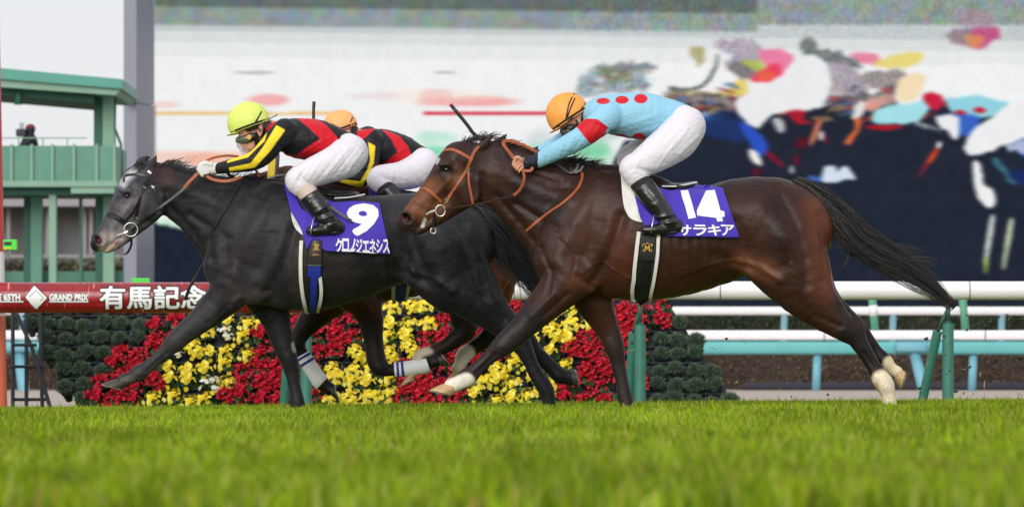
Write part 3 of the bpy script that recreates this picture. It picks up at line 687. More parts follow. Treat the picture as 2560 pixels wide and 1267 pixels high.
# ---- the video screen: its picture is a colour grid
DS = 120.0
def screen():
    nx, ny = 900, 330
    PX = np.linspace(386, 2700, nx)[None, :].repeat(ny, 0); PY = np.linspace(-60, 790, ny)[:, None].repeat(nx, 1)
    def sp(c): return np.array(c, float)
    I = np.zeros((ny, nx, 3)); I[:] = sp((245, 246, 246))
    P3 = np.stack([PX, PY, PX * 0], -1)
    N1 = fbm(P3, .045, 3)[..., None]; N2 = fbm(P3 + 99, .02, 2)[..., None]; N3 = fbm(P3 * [.25, 3, 1], .03, 3)[..., None]
    def mixin(m, c): 
        m = m[..., None] if m.ndim == 2 else m
        I[:] = I * (1 - m) + sp(c) * m
    def sm(x, a, b): t = np.clip((x - a) / (b - a), 0, 1); return t * t * (3 - 2 * t)
    # greys at the top fading to white
    yb = PY - .012 * (PX - 1100)
    mixin((1 - sm(yb, 84, 88)) * .5 + (1 - sm(yb, 112, 116)) * .3 + (1 - sm(yb, 148, 152)) * .2, (200, 207, 208))
    up = (1 - sm(yb, 66, 76)) * (PX < 1893) + (PX >= 1893) * (1 - sm(PY, 58, 68))
    col = np.stack([146 + 60 * (fbm(P3 + 5, .05, 3) - .5), 160 + 60 * (fbm(P3 + 50, .05, 3) - .5), 158 + 74 * (fbm(P3 + 80, .05, 3) - .5)], -1)
    sk = RNG.random((ny, nx, 3)) * 14 - 7
    I[:] = I * (1 - up[..., None]) + (col + sk) * up[..., None]
    dk = (1 - sm(yb, 20, 30)) * (PX < 1893); I[:] = I * (1 - .28 * dk[..., None])
    # the picture's bright wash and blotches left of the riders
    def blob(cx, cy, rx, ry, c, a=.6, wob=.5):
        d = np.hypot((PX - cx) / rx, (PY - cy) / ry) + wob * (N2[..., 0] - .5); mixin(a * (1 - sm(d, .55, 1.1)), c)
    for L in ((675, 250, 60, 16, (246, 140, 140)), (400, 262, 50, 10, (250, 170, 170), .4), (1180, 254, 140, 16, (246, 130, 130), .6), (1090, 240, 50, 22, (240, 150, 150), .5),
              (420, 395, 200, 20, (250, 190, 170), .6), (560, 400, 120, 26, (250, 170, 140), .5), (1090, 345, 60, 22, (170, 232, 205)), (1095, 385, 60, 28, (120, 220, 175), .8), (1080, 240, 200, 20, (250, 230, 215), .4),
              (1350, 380, 60, 60, (200, 214, 214), .6), (1420, 390, 140, 40, (160, 226, 190), .7), (1480, 370, 60, 30, (110, 205, 150), .6), (940, 240, 80, 10, (236, 214, 220), .5), (430, 560, 60, 20, (200, 240, 210), .8),
              (640, 182, 60, 4, (170, 170, 170), .8), (1110, 182, 40, 4, (160, 160, 160), .8), (1500, 330, 90, 30, (190, 205, 205), .7)): blob(*L)
    mixin(((np.abs(PY - 284 + (N3[..., 0] - .5) * 2) < 3.4) & (PX < 860)) * .9, (240, 190, 110))
    mixin(((np.abs(PY - 283) < 4.5) & (PX > 1058) & (PX < 1390)) * .95, (214, 24, 50))
    # dark lower part
    ed = np.interp(PX, [386, 440, 560, 1250, 1330, 1420, 1530, 1560, 1640, 1750, 1800, 2600, 2700], [556, 570, 600, 600, 520, 425, 418, 352, 352, 300, 268, 262, 262]) + 14 * (N1[..., 0] - .5)
    dark = sp((37, 43, 56)); mk = sm(PY - ed, -3, 4)[..., None]; I[:] = I * (1 - mk) + dark * mk
    WB = np.stack([vnoise(P3 + 3, .07), vnoise(P3 + 33, .07)], -1); WB2 = np.stack([vnoise(P3 + 13, .22), vnoise(P3 + 53, .22)], -1)
    def poly(c, pts, soft=2.5, a=1., wob=6):
        q = P3[..., :2] + wob * (WB - .5) + wob * .3 * (WB2 - .5)
        X, Y = q[..., 0], q[..., 1]; x0, x1 = min(p[0] for p in pts) - 12, max(p[0] for p in pts) + 12; y0, y1 = min(p[1] for p in pts) - 12, max(p[1] for p in pts) + 12
        sx = slice(np.searchsorted(PX[0], x0), np.searchsorted(PX[0], x1)); sy = slice(np.searchsorted(PY[:, 0], y0), np.searchsorted(PY[:, 0], y1))
        X = X[sy, sx]; Y = Y[sy, sx]; n_ = len(pts); sm_ = []
        for i_ in range(n_):
            p0, p1, p2, p3 = [np.array(pts[(i_ + o_) % n_], float) for o_ in (-1, 0, 1, 2)]
            for t_ in (0, .33, .67): sm_.append(tuple(.5 * (2 * p1 + (p2 - p0) * t_ + (2 * p0 - 5 * p1 + 4 * p2 - p3) * t_ * t_ + (3 * p1 - p0 - 3 * p2 + p3) * t_ ** 3)))
        pts = sm_
        if X.size == 0: return
        m = np.zeros(X.shape)
        for ox, oy in ((0, 0), (1, 0), (-1, 0), (0, 1), (0, -1), (.6, .6), (-.6, .6), (.6, -.6), (-.6, -.6)): m += inpoly(X + ox * soft * 1.3, Y + oy * soft * 1.3, pts)
        m = (m / 9 * a)[..., None]; I[sy, sx] = I[sy, sx] * (1 - m) + sp(c) * m
    def z2(*p): return [(1400 + x / 1.81, y / 1.81) for x, y in p]
    speck = lambda pts, base: poly(base, pts)
    poly((150, 168, 178), z2((70, 400), (130, 310), (240, 285), (330, 300), (420, 290), (390, 350), (400, 400), (330, 420), (200, 430), (90, 440)), 3, .85, 20)
    poly((120, 128, 84), z2((180, 300), (300, 300), (320, 360), (220, 370)), 3, .7, 20); poly((205, 215, 218), z2((150, 350), (200, 350), (190, 420), (150, 420)), 3, .8)
    poly((96, 100, 98), z2((500, 390), (560, 400), (640, 380), (690, 320), (712, 250), (722, 252), (700, 330), (650, 395), (560, 415), (500, 412)), 2)
    poly((236, 214, 120), z2((560, 414), (740, 418), (820, 350), (850, 400), (830, 440), (560, 430)), 2)
    poly((170, 160, 110), z2((590, 220), (640, 210), (660, 250), (640, 300), (600, 270)), 3, .8, 16); poly((120, 110, 110), z2((470, 410), (800, 440), (800, 500), (560, 490)), 3, .85, 22)
    poly((168, 158, 172), z2((690, 190), (880, 185), (900, 240), (780, 260)), 3, .8, 14); poly((168, 160, 178), z2((750, 280), (800, 250), (900, 250), (900, 330), (850, 350), (760, 320)), 3, .9, 14)
    poly((128, 122, 126), z2((760, 300), (820, 270), (900, 300), (880, 350), (820, 360)), 3, .9, 10); poly((190, 206, 90), z2((830, 270), (930, 290), (900, 330), (840, 300)), 3, .8, 14)
    poly((236, 120, 160), z2((890, 230), (1000, 220), (1050, 270), (1010, 330), (940, 310)), 3, .9, 14); poly((236, 66, 96), z2((860, 370), (930, 300), (1000, 290), (990, 350), (930, 378)), 3, .95, 12); poly((240, 110, 60), z2((900, 340), (960, 320), (970, 350), (920, 370)), 3, .7, 8)
    poly((96, 104, 104), z2((1080, 200), (1130, 165), (1170, 220), (1120, 250)), 3, .8, 12); poly((110, 116, 120), z2((1100, 230), (1200, 220), (1360, 280), (1350, 310), (1200, 280)), 3, .9, 18)
    poly((232, 96, 130), z2((1310, 245), (1420, 240), (1440, 290), (1360, 280)), 3, .7, 10); poly((236, 214, 100), z2((1440, 275), (1600, 235), (1650, 260), (1560, 310), (1450, 300)), 3, .8, 12)
    poly((166, 156, 166), z2((1190, 280), (1300, 290), (1380, 380), (1370, 440), (1210, 450), (1220, 350)), 3, .9, 16); poly((148, 138, 140), z2((1370, 330), (1560, 320), (1560, 350), (1500, 400), (1380, 390)), 3, .9, 16)
    poly((92, 84, 92), z2((1200, 440), (1530, 410), (1540, 450), (1400, 480), (1180, 480)), 3, .8, 20); poly((150, 130, 140), z2((1750, 150), (1860, 125), (1870, 200), (1850, 215), (1780, 190)), 3, .9, 10)
    poly((196, 76, 128), z2((1860, 130), (1960, 120), (1990, 150), (1940, 200), (1870, 222)), 3, .9, 12); poly((232, 160, 90), z2((1830, 160), (1920, 165), (1890, 220), (1850, 205)), 3, .7, 8); poly((176, 140, 160), z2((1770, 50), (1900, 40), (1990, 90), (1900, 130), (1790, 100)), 3, .5, 20)
    poly((34, 66, 150), z2((640, 540), (820, 530), (850, 610), (820, 640), (660, 620)), 3, .5, 30); poly((52, 110, 190), z2((630, 510), (700, 515), (700, 545), (640, 540)), 3, .6, 20)
    RB2 = random.Random(21)
    for _ in range(80):
        cx = RB2.uniform(1650, 2380); cy = 258 + RB2.gauss(0, 20) + (8 if cx < 1800 else 0); a_ = RB2.uniform(-.5, .3); L = RB2.uniform(12, 38); w0 = RB2.uniform(3, 8)
        dx, dy = math.cos(a_), math.sin(a_); cc = RB2.choice([(50, 48, 58), (96, 88, 96), (120, 30, 50), (30, 40, 80), (196, 190, 196), (150, 130, 90), (60, 56, 60), (176, 70, 60), (80, 110, 150)])
        poly(cc, [(cx - dx * L, cy - dy * L), (cx - dy * w0, cy + dx * w0), (cx + dx * L, cy + dy * L), (cx + dy * w0, cy - dx * w0)], 1.5, .75, 10)
    for _ in range(40):
        cx = RB2.uniform(1440, 1640); cy = RB2.uniform(165, 232); L = RB2.uniform(5, 16); w0 = RB2.uniform(2, 5); cc = RB2.choice([(90, 100, 112), (200, 208, 214), (120, 130, 140), (190, 150, 90), (150, 60, 80), (90, 130, 90)])
        poly(cc, [(cx - L, cy), (cx, cy + w0), (cx + L, cy - w0), (cx, cy - w0)], 1.5, .6, 8)
    for i_ in range(14):
        x_ = 1530 + i_ * 8; poly((128, 128, 140), [(x_, 172), (x_ + 5, 172 - RB2.uniform(8, 26)), (x_ + 9, 174)], 1, .8, 3)
    poly((240, 240, 242), z2((790, 460), (850, 420), (850, 370), (900, 375), (1000, 360), (1040, 290), (1110, 250), (1190, 270), (1225, 340), (1220, 410), (1190, 470), (1120, 500), (960, 520), (900, 580), (820, 530)), 2, 1, 4)
    poly((50, 86, 205), z2((810, 560), (860, 570), (940, 650), (930, 700), (890, 700), (850, 630)), 2, .95); poly((240, 240, 232), z2((852, 680), (880, 680), (915, 735), (905, 750), (870, 730)), 2)
    poly((150, 26, 50), z2((930, 690), (950, 690), (1010, 745), (1000, 755), (950, 720)), 2, .9); poly((120, 18, 40), z2((870, 770), (905, 760), (905, 795), (870, 790)), 3, .7)
    poly((186, 34, 50), z2((1030, 505), (1110, 500), (1100, 540), (1150, 560), (1080, 560), (1050, 540)), 2, .9); poly((220, 222, 225), z2((960, 540), (1010, 545), (1020, 590), (990, 600)), 2, .8); poly((200, 60, 40), z2((1165, 540), (1185, 545), (1150, 640), (1128, 640)), 2, .9); poly((228, 190, 160), z2((1170, 550), (1180, 552), (1140, 650), (1128, 645)), 2, .7)
    poly((235, 235, 235), z2((1172, 595), (1190, 598), (1188, 630), (1172, 628)), 2); poly((150, 20, 40), z2((1190, 600), (1215, 645), (1200, 648)), 2, .8); poly((140, 20, 40), z2((1060, 720), (1075, 700), (1082, 720), (1066, 750)), 2, .9); poly((230, 230, 230), z2((1045, 755), (1058, 755), (1058, 782), (1045, 782)), 1.5)
    poly((110, 14, 34), z2((1060, 640), (1110, 620), (1120, 660), (1075, 675)), 3, .7)
    poly((232, 226, 224), z2((1320, 520), (1350, 460), (1390, 465), (1380, 500), (1350, 540), (1330, 540)), 2); poly((232, 110, 60), z2((1340, 535), (1360, 535), (1355, 590), (1310, 650), (1285, 645), (1330, 590)), 2)
    poly((240, 170, 150), z2((1385, 460), (1470, 440), (1460, 480), (1400, 505)), 2, .9); poly((205, 160, 150), z2((1400, 440), (1540, 430), (1530, 460), (1420, 470)), 3, .8, 12)
    poly((168, 228, 236), z2((1410, 530), (1440, 495), (1620, 450), (1680, 470), (1650, 520), (1600, 555), (1430, 560)), 2); poly((245, 246, 246), z2((1530, 470), (1530, 370), (1600, 340), (1640, 380), (1640, 450)), 2)
    poly((248, 220, 170), z2((1528, 440), (1530, 370), (1580, 338), (1650, 345), (1620, 440), (1560, 462)), 2, .8)
    poly((205, 40, 66), z2((1640, 440), (1680, 418), (1730, 440), (1710, 500), (1680, 490)), 2); poly((200, 30, 40), z2((1380, 570), (1560, 568), (1480, 590), (1400, 585)), 2, .9); poly((220, 230, 235), z2((1600, 545), (1700, 575), (1720, 600), (1620, 570)), 3, .6, 14)
    poly((150, 214, 228), z2((1740, 450), (1780, 430), (1940, 440), (2030, 470), (2000, 500), (1930, 530), (1790, 520)), 2); poly((245, 247, 247), z2((1740, 300), (2100, 300), (2160, 420), (2040, 462), (1900, 430), (1740, 440)), 3)
    for cx, cy in ((1815, 512), (1898, 500)): poly((205, 24, 40), z2(*[(cx + 28 * math.cos(a), cy + 13 * math.sin(a)) for a in np.linspace(0, 6.28, 10)[:-1]]), 1.5)
    poly((60, 110, 210), z2((1780, 520), (1900, 530), (1880, 590), (1830, 620), (1790, 580)), 2, .9); poly((236, 238, 240), z2((1700, 530), (1780, 520), (1810, 580), (1800, 630), (1740, 590)), 2, 1, 12)
    poly((242, 243, 244), z2((2040, 470), (2160, 440), (2160, 640), (2080, 640), (2000, 660), (1940, 690), (1850, 705), (1830, 660), (1860, 600), (1950, 530)), 2); poly((40, 76, 170), z2((2060, 640), (2160, 640), (2160, 730), (2080, 700)), 2, .8, 14); poly((190, 200, 225), z2((2000, 660), (2100, 640), (2160, 690), (2080, 690)), 2, .9, 14)
    poly((242, 243, 242), z2((1870, 740), (1895, 735), (1910, 770), (1915, 830), (1960, 860), (1972, 925), (1940, 938), (1900, 910), (1875, 850)), 2)
    poly((70, 140, 160), z2((1960, 720), (2000, 735), (2060, 830), (2040, 830), (1990, 770)), 2, .7, 12); poly((30, 50, 130), z2((2040, 780), (2160, 760), (2160, 850), (2080, 840)), 3, .6, 20); poly((150, 40, 60), z2((1620, 793), (1700, 670), (1712, 675), (1640, 790)), 2, .9); poly((226, 80, 40), z2((1660, 735), (1705, 665), (1716, 668), (1680, 735)), 1.5); poly((235, 235, 235), z2((1706, 645), (1724, 648), (1720, 668), (1706, 664)), 1.5)
    poly((214, 228, 214), z2((1945, 990), (1968, 990), (1935, 1180), (1918, 1180)), 1.5, 1, 2); poly((180, 220, 90), z2((1922, 1170), (1938, 1170), (1930, 1230), (1920, 1230)), 1.5, .9, 2); poly((214, 228, 190), z2((2030, 1005), (2052, 1008), (2015, 1200), (2002, 1200)), 1.5, 1, 2)
    poly((214, 226, 240), z2((1180, 812), (1190, 765), (1240, 748), (1262, 775), (1280, 745), (1320, 770), (1340, 812), (1290, 815), (1240, 822)), 1.5, 1, 12); poly((70, 120, 200), z2((1115, 808), (1130, 798), (1180, 805), (1180, 820), (1140, 824)), 2, .9, 8)
    for ax_, k_ in ((1, 2), (0, 1), (1, 1)):
        I = (I + np.roll(I, k_, ax_) + np.roll(I, -k_, ax_)) / 3
    # compression noise and scan lines
    sat = (I.max(-1) - I.min(-1))[..., None]; mid = np.clip(1 - sat / 70, 0, 1) * np.clip((225 - I.mean(-1, keepdims=True)) / 40, 0, 1) * np.clip((I.mean(-1, keepdims=True) - 62) / 30, 0, 1) * .8
    mid = np.clip(mid, 0, 1) * np.clip((PX - 1380) / 60, 0, 1)[..., None] * .8
    hf = (fbm(P3, .16, 2)[..., None] - .5); I = I * (1 + .4 * hf * np.clip(mid, 0, 1)) + RNG.normal(size=I.shape) * 4 * np.clip(mid, 0, 1) + np.stack([fbm(P3 + 11, .11, 2), fbm(P3 + 22, .11, 2), fbm(P3 + 44, .11, 2)], -1) * 44 * np.clip(mid, 0, 1) - 22 * np.clip(mid, 0, 1)
    I += (N1 - .5) * 9 + ((np.arange(ny) % 3 == 0)[:, None, None]) * -2.5
    I = np.clip(I, 0, 250) / 255; L = np.where(I < .04, I / 12.92, ((I + .055) / 1.055) ** 2.4)
    # the panel also reflects a little daylight, so it gives off slightly less than it shows
    L = np.clip(L * .93 - .012, 0, 1)
    X = (PX - 1280) * DS / F0; Z = HC + (941 - PY) * DS / F0
    V = np.stack([X.ravel(), np.full(X.size, DS), Z.ravel()], 1); i = np.arange((ny - 1) * (nx - 1)); r = i // (nx - 1); c = i % (nx - 1); a = r * nx + c
    m = bpy.data.materials.new('led_picture'); m.use_nodes = True; t = m.node_tree; b = t.nodes['Principled BSDF']
    at = t.nodes.new('ShaderNodeAttribute'); at.attribute_name = 'Col'; b.inputs['Base Color'].default_value = (.005, .005, .006, 1); b.inputs['Roughness'].default_value = .8; b.inputs['Specular IOR Level'].default_value = .12
    t.links.new(at.outputs[0], b.inputs['Emission Color']); b.inputs['Emission Strength'].default_value = .9
    scn = empty('video_screen', (4, DS + .3, 0), 'huge outdoor screen showing a washed-out replay of the finish behind the riders', 'screen')
    mesh('picture_panel', V, np.stack([a, a + nx, a + nx + 1, a + 1], 1), m, scn, False, L.reshape(-1, 3))
    x0, x1 = xr(386, DS), xr(2700, DS); zt = HC + (941 + 60) * DS / F0; zb = HC + (941 - 790) * DS / F0; fm = mat('screen_frame', lin(60, 62, 72), .6)
    MB().box(((x0 + x1) / 2, DS + .5, (zt + zb) / 2), (x1 - x0 + .02, .9, zt - zb + .3)).build('cabinet', fm, scn)
    for x in (x0 + 2, (x0 + x1) / 2, x1 - 2): MB().box((x, DS + .6, zb / 2 - .1), (.6, .5, zb - .1)).build('support_leg', fm, scn)
screen()

# ---- far behind: treeline and a low stable roof
def far_trees():
    P = random.Random(3)
    for i in range(14):
        x = -32 + i * 2.6 + P.uniform(-.6, .6); y = 235 + P.uniform(-8, 8); H = P.uniform(5.5, 8.0)
        t = empty('tree', (x, y, 0), 'hazy grey green tree in the far row seen beneath the camera tower', 'tree', 'distant trees behind the tower')
        n = 900; a = RNG.random(n) * 6.283; ph = np.arccos(2 * RNG.random(n) - 1); R = RNG.random(n) ** .35
        rad = np.array([1.9, 1.7, H * .36]) * (1 + .4 * (fbm(np.stack([a * 2, ph * 2, a * 0 + i], 1), 1, 2) - .5))[:, None]
        Pt = np.stack([np.sin(ph) * np.cos(a), np.sin(ph) * np.sin(a), np.cos(ph)], 1) * R[:, None] * rad + np.array([x, y, H * .62])
        V, Q = leaf_cloud(Pt, .33); pal = np.array([lin(104, 108, 96)[:3], lin(120, 120, 112)[:3], lin(92, 100, 84)[:3], lin(134, 128, 118)[:3]])[RNG.integers(0, 4, n)]
        mesh('crown', V, Q, m_leaf, t, False, np.repeat(pal, 4, 0))
        MB().tube([(x, y, -.1), (x + .1, y, H * .4), (x, y, H * .75)], [.22, .15, .05], 8).build('trunk', mat('bark', lin(92, 84, 76), .9, noise=(4, .2)), t, True)
far_trees()
hg = empty('low_hedge', (-14, 150, 0), 'dark low hedge far behind the legs of the camera tower', 'hedge')
n = 9000; x = -24 + 14 * RNG.random(n); z = 2.2 + 1.0 * RNG.random(n); V, Q = leaf_cloud(np.stack([x, 150 + .5 * RNG.random(n), z * 1.0], 1), .09)
z2_ = HC + (941 - 650) * 150 / F0; V[:, 2] = V[:, 2] / 3.2 * z2_
mesh('foliage', V, Q, m_leaf, hg, False, np.repeat(np.array([lin(84, 88, 60)[:3], lin(64, 72, 48)[:3], lin(102, 100, 74)[:3]])[RNG.integers(0, 3, n)], 4, 0))
MB().box((-17, 150.6, z2_ / 2 - .1), (14, .8, z2_ - .1)).build('inner_twigs', MATS['twigs'], hg)
DB = 190.; bl = empty('stable_block', (xr(150, DB), DB, 0), 'long low grey building with pale pillars beyond the camera tower', 'building')
def bb(x0, y0, x1, y1, dep, th, m, nm): return tbox(x0, y0, x1, y1, dep, th, m, nm, bl, .0, DB)
m_gw = mat('building_grey', lin(150, 146, 150), .8, noise=(.3, .1)); m_gd = mat('building_dark', lin(112, 108, 110), .8, noise=(.3, .1)); m_gl = mat('building_pale', lin(140, 138, 140), .7)
bb(-150, 520, 420, 958, 2, 3, m_gd, 'wall'); bb(-160, 492, 430, 519, 1.0, 5.2, m_gw, 'roof')
for px in (-130, -60, 20, 118, 210, 226, 330): bb(px, 520.5, px + 9, 952, -.4, .3, m_gl, 'pillar')
for y0 in (638,): bb(-150, y0, 420, y0 + 7, -.9, .12, m_gl, 'handrail')
# ================================================================ HORSES
def resample(P, n):
    P = np.asarray(P, float); out = []
    Q = np.vstack([2 * P[0] - P[1], P, 2 * P[-1] - P[-2]])
    L = np.r_[0, np.cumsum(np.linalg.norm(np.diff(P[:, :2], axis=0), axis=1))]; L /= L[-1]
    for t in np.linspace(0, 1, n):
        i = min(np.searchsorted(L, t, side='right') - 1, len(P) - 2); u = (t - L[i]) / (L[i + 1] - L[i])
        p0, p1, p2, p3 = Q[i:i + 4]; out.append(.5 * (2 * p1 + (p2 - p0) * u + (2 * p0 - 5 * p1 + 4 * p2 - p3) * u * u + (3 * p1 - p0 - 3 * p2 + p3) * u ** 3))
    return np.array(out)
EYE = Vector((0, 0, HC))
class Skin:                              # a surface that tack and cloth are laid on
    def __init__(s, V, F, d): s.b = BVHTree.FromPolygons([tuple(v) for v in V], [tuple(f) for f in F]); s.d = d; s.V = V
    def hit(s, px, py, off=.004, guess=-.1):
        dr = (W(px, py, 10) - EYE).normalized(); p, n, i, t = s.b.ray_cast(EYE, dr)
        if p is None or p.y < s.d - 1 or p.y > s.d + .12:
            p, n, i, t = s.b.find_nearest(W(px, py, s.d + guess))
            q = W(px, py, s.d + guess); p = Vector((q.x, p.y, q.z)) if (q - p).length < .03 else p
        return p + n * off, n
def ribbon(name, pts, nrm, wd, th, m, parent, mirror=None, closed=False):
    V = []; Fc = []; n = len(pts)
    for i in range(n):
        t = (pts[min(i + 1, n - 1)] - pts[max(i - 1, 0)]).normalized(); nn = (nrm[i] - t * nrm[i].dot(t)).normalized(); b = t.cross(nn)
        w_ = wd[i] if isinstance(wd, (list, np.ndarray)) else wd
        for a, c in ((-1, 0), (-.86, 1), (.86, 1), (1, 0)): V.append(pts[i] + b * a * w_ / 2 + nn * c * th)
    for i in range(n - 1):
        for k in range(4): Fc.append((i * 4 + k, i * 4 + (k + 1) % 4, (i + 1) * 4 + (k + 1) % 4, (i + 1) * 4 + k))
    Fc += [(3, 2, 1, 0), tuple((n - 1) * 4 + k for k in range(4))]
    if mirror is not None:
        smooth_auto(mesh(name, [Vector((v.x, 2 * mirror - v.y, v.z)) for v in V], [f[::-1] for f in Fc], m, parent))
    return smooth_auto(mesh(name, V, Fc, m, parent))
def strap(sk, name, P, wpx, m, parent, th=.004, off=.003, mirror=True):
    Q = resample(P, max(6, int(sum(math.hypot(b[0] - a[0], b[1] - a[1]) for a, b in zip(P[:-1], P[1:])) / 5)))
    H = [sk.hit(x, y, off) for x, y in Q[:, :2]]
    pts = [h[0] for h in H]; nr = [h[1] for h in H]
    for _ in range(2): pts = [pts[0]] + [(pts[i - 1] + pts[i] * 2 + pts[i + 1]) / 4 for i in range(1, len(pts) - 1)] + [pts[-1]]
    return ribbon(name, pts, nr, wpx * sk.d / F0, th, m, parent, sk.d if mirror else None)
def loose(name, P, d, wpx, m, parent, th=.005, face=(0, -1, .25)):     # a strap in the air: (px,py,lat)
    Q = resample(P, max(8, len(P) * 6)); pts = [W(q[0], q[1], d + q[2]) for q in Q]
    return ribbon(name, pts, [Vector(face)] * len(pts), wpx * d / F0, th, m, parent)
def ring(name, px, py, d, lat, rpx, tpx_, m, parent, sx=1.):
    c = W(px, py, d + lat); R = rpx * d / F0
    pts = [c + Vector((math.cos(a) * R * sx, 0, math.sin(a) * R)) for a in np.linspace(0, 2 * math.pi, 25)]
    return MB().tube(pts, tpx_ * d / F0, 8, cap=False).build(name, m, parent, True)
def sculpt(V, F, strokes, d):
    N = vnormals(V, F); X, Y = pxy(V); lat = V[:, 1] - d; D = np.zeros(len(V))
    for st in strokes:
        pts, r, amp = st[:3]; side = st[3] if len(st) > 3 else 0
        Q = np.full(len(V), 1e9)
        for a, b in zip(pts[:-1], pts[1:]) if len(pts) > 1 else [(pts[0], pts[0])]:
            dx, dy = b[0] - a[0], b[1] - a[1]; t = np.clip(((X - a[0]) * dx + (Y - a[1]) * dy) / (dx * dx + dy * dy + 1e-9), 0, 1)
            Q = np.minimum(Q, np.hypot(X - a[0] - t * dx, Y - a[1] - t * dy))
        g = np.exp(-(Q / r) ** 2) * amp * np.clip(np.abs(N[:, 1]) * 1.3, 0, 1)
        if side: g = g * (lat * side > 0)
        D += g
    return V + N * D[:, None]
def hoof(parent, d, lat, C, S, toe, L, m_w, m_s, wide=.9):
    c = W(*C, d + lat); s = W(*S, d + lat); k = (d + lat) / F0
    tv = Vector((toe[0], 0, -toe[1])).normalized(); L = L * k
    ax = (s - c); nn = ax - tv * ax.dot(tv); nn.normalize(); bw = Vector((0, 1, 0)); R0 = L * .36
    V = []; n = 22; prof = [(0.0, R0 * .93, 0), (.12, R0 * 1.02, 0), (.5, L * .435, .0), (.93, L * .5, 0), (1.0, L * .495, 0)]
    for t, r, _ in prof:
        p = c.lerp(s, t)
        for j in range(n):
            a = 2 * math.pi * j / n; ca, sa = math.cos(a), math.sin(a)
            V.append(p + tv * r * ca * (1 if ca > 0 else .92) + bw * r * wide * sa)
    Fc = [(i * n + j, i * n + (j + 1) % n, (i + 1) * n + (j + 1) % n, (i + 1) * n + j) for i in range(4) for j in range(n)] + [tuple(range(n))[::-1]]
    p = s - nn * L * .06; b0 = len(V)
    for j in range(n): a = 2 * math.pi * j / n; V.append(p + tv * L * .38 * math.cos(a) + bw * L * .34 * math.sin(a))
    Fc += [(4 * n + j, 4 * n + (j + 1) % n, b0 + (j + 1) % n, b0 + j) for j in range(n)] + [tuple(b0 + j for j in range(n))]
    h = smooth_auto(mesh('hoof', V, Fc, m_w, parent), 50)
    pts = [s + nn * L * .02 + tv * L * .47 * math.cos(a) + bw * L * .43 * math.sin(a) for a in np.linspace(-2.5, 2.5, 22)]
    ribbon('horseshoe', pts, [nn] * 22, L * .13, L * .045, m_s, h); return h
def strands(name, S, wd, m, parent, colr=None):
    """S: (m,k,3) hair paths"""
    M, K, _ = S.shape; T = np.gradient(S, axis=1); T /= np.linalg.norm(T, axis=2, keepdims=True) + 1e-9
    vd = np.array([0, 1, 0]) + RNG.normal(size=(M, 1, 3)) * .45; B = np.cross(T, vd); B /= np.linalg.norm(B, axis=2, keepdims=True) + 1e-9
    tp = np.clip(1.15 - np.linspace(0, 1, K) ** 2.2, .1, 1)[None, :, None]; wv = np.asarray(wd).reshape(-1, 1, 1) * tp
    V = np.stack([S - B * wv / 2, S + B * wv / 2], 2).reshape(-1, 3)
    i = np.arange(M)[:, None] * K * 2 + np.arange(K - 1)[None] * 2; Fq = np.stack([i, i + 1, i + 3, i + 2], 2).reshape(-1, 4)
    c = None
    if colr is not None: c = np.repeat(colr, K * 2, 0)
    return mesh(name, V, Fq, m, parent, True, c)
def hair_color(base, n, var=.35):
    return np.array(base[:3])[None] * (1 - var + 2 * var * RNG.random((n, 1)))
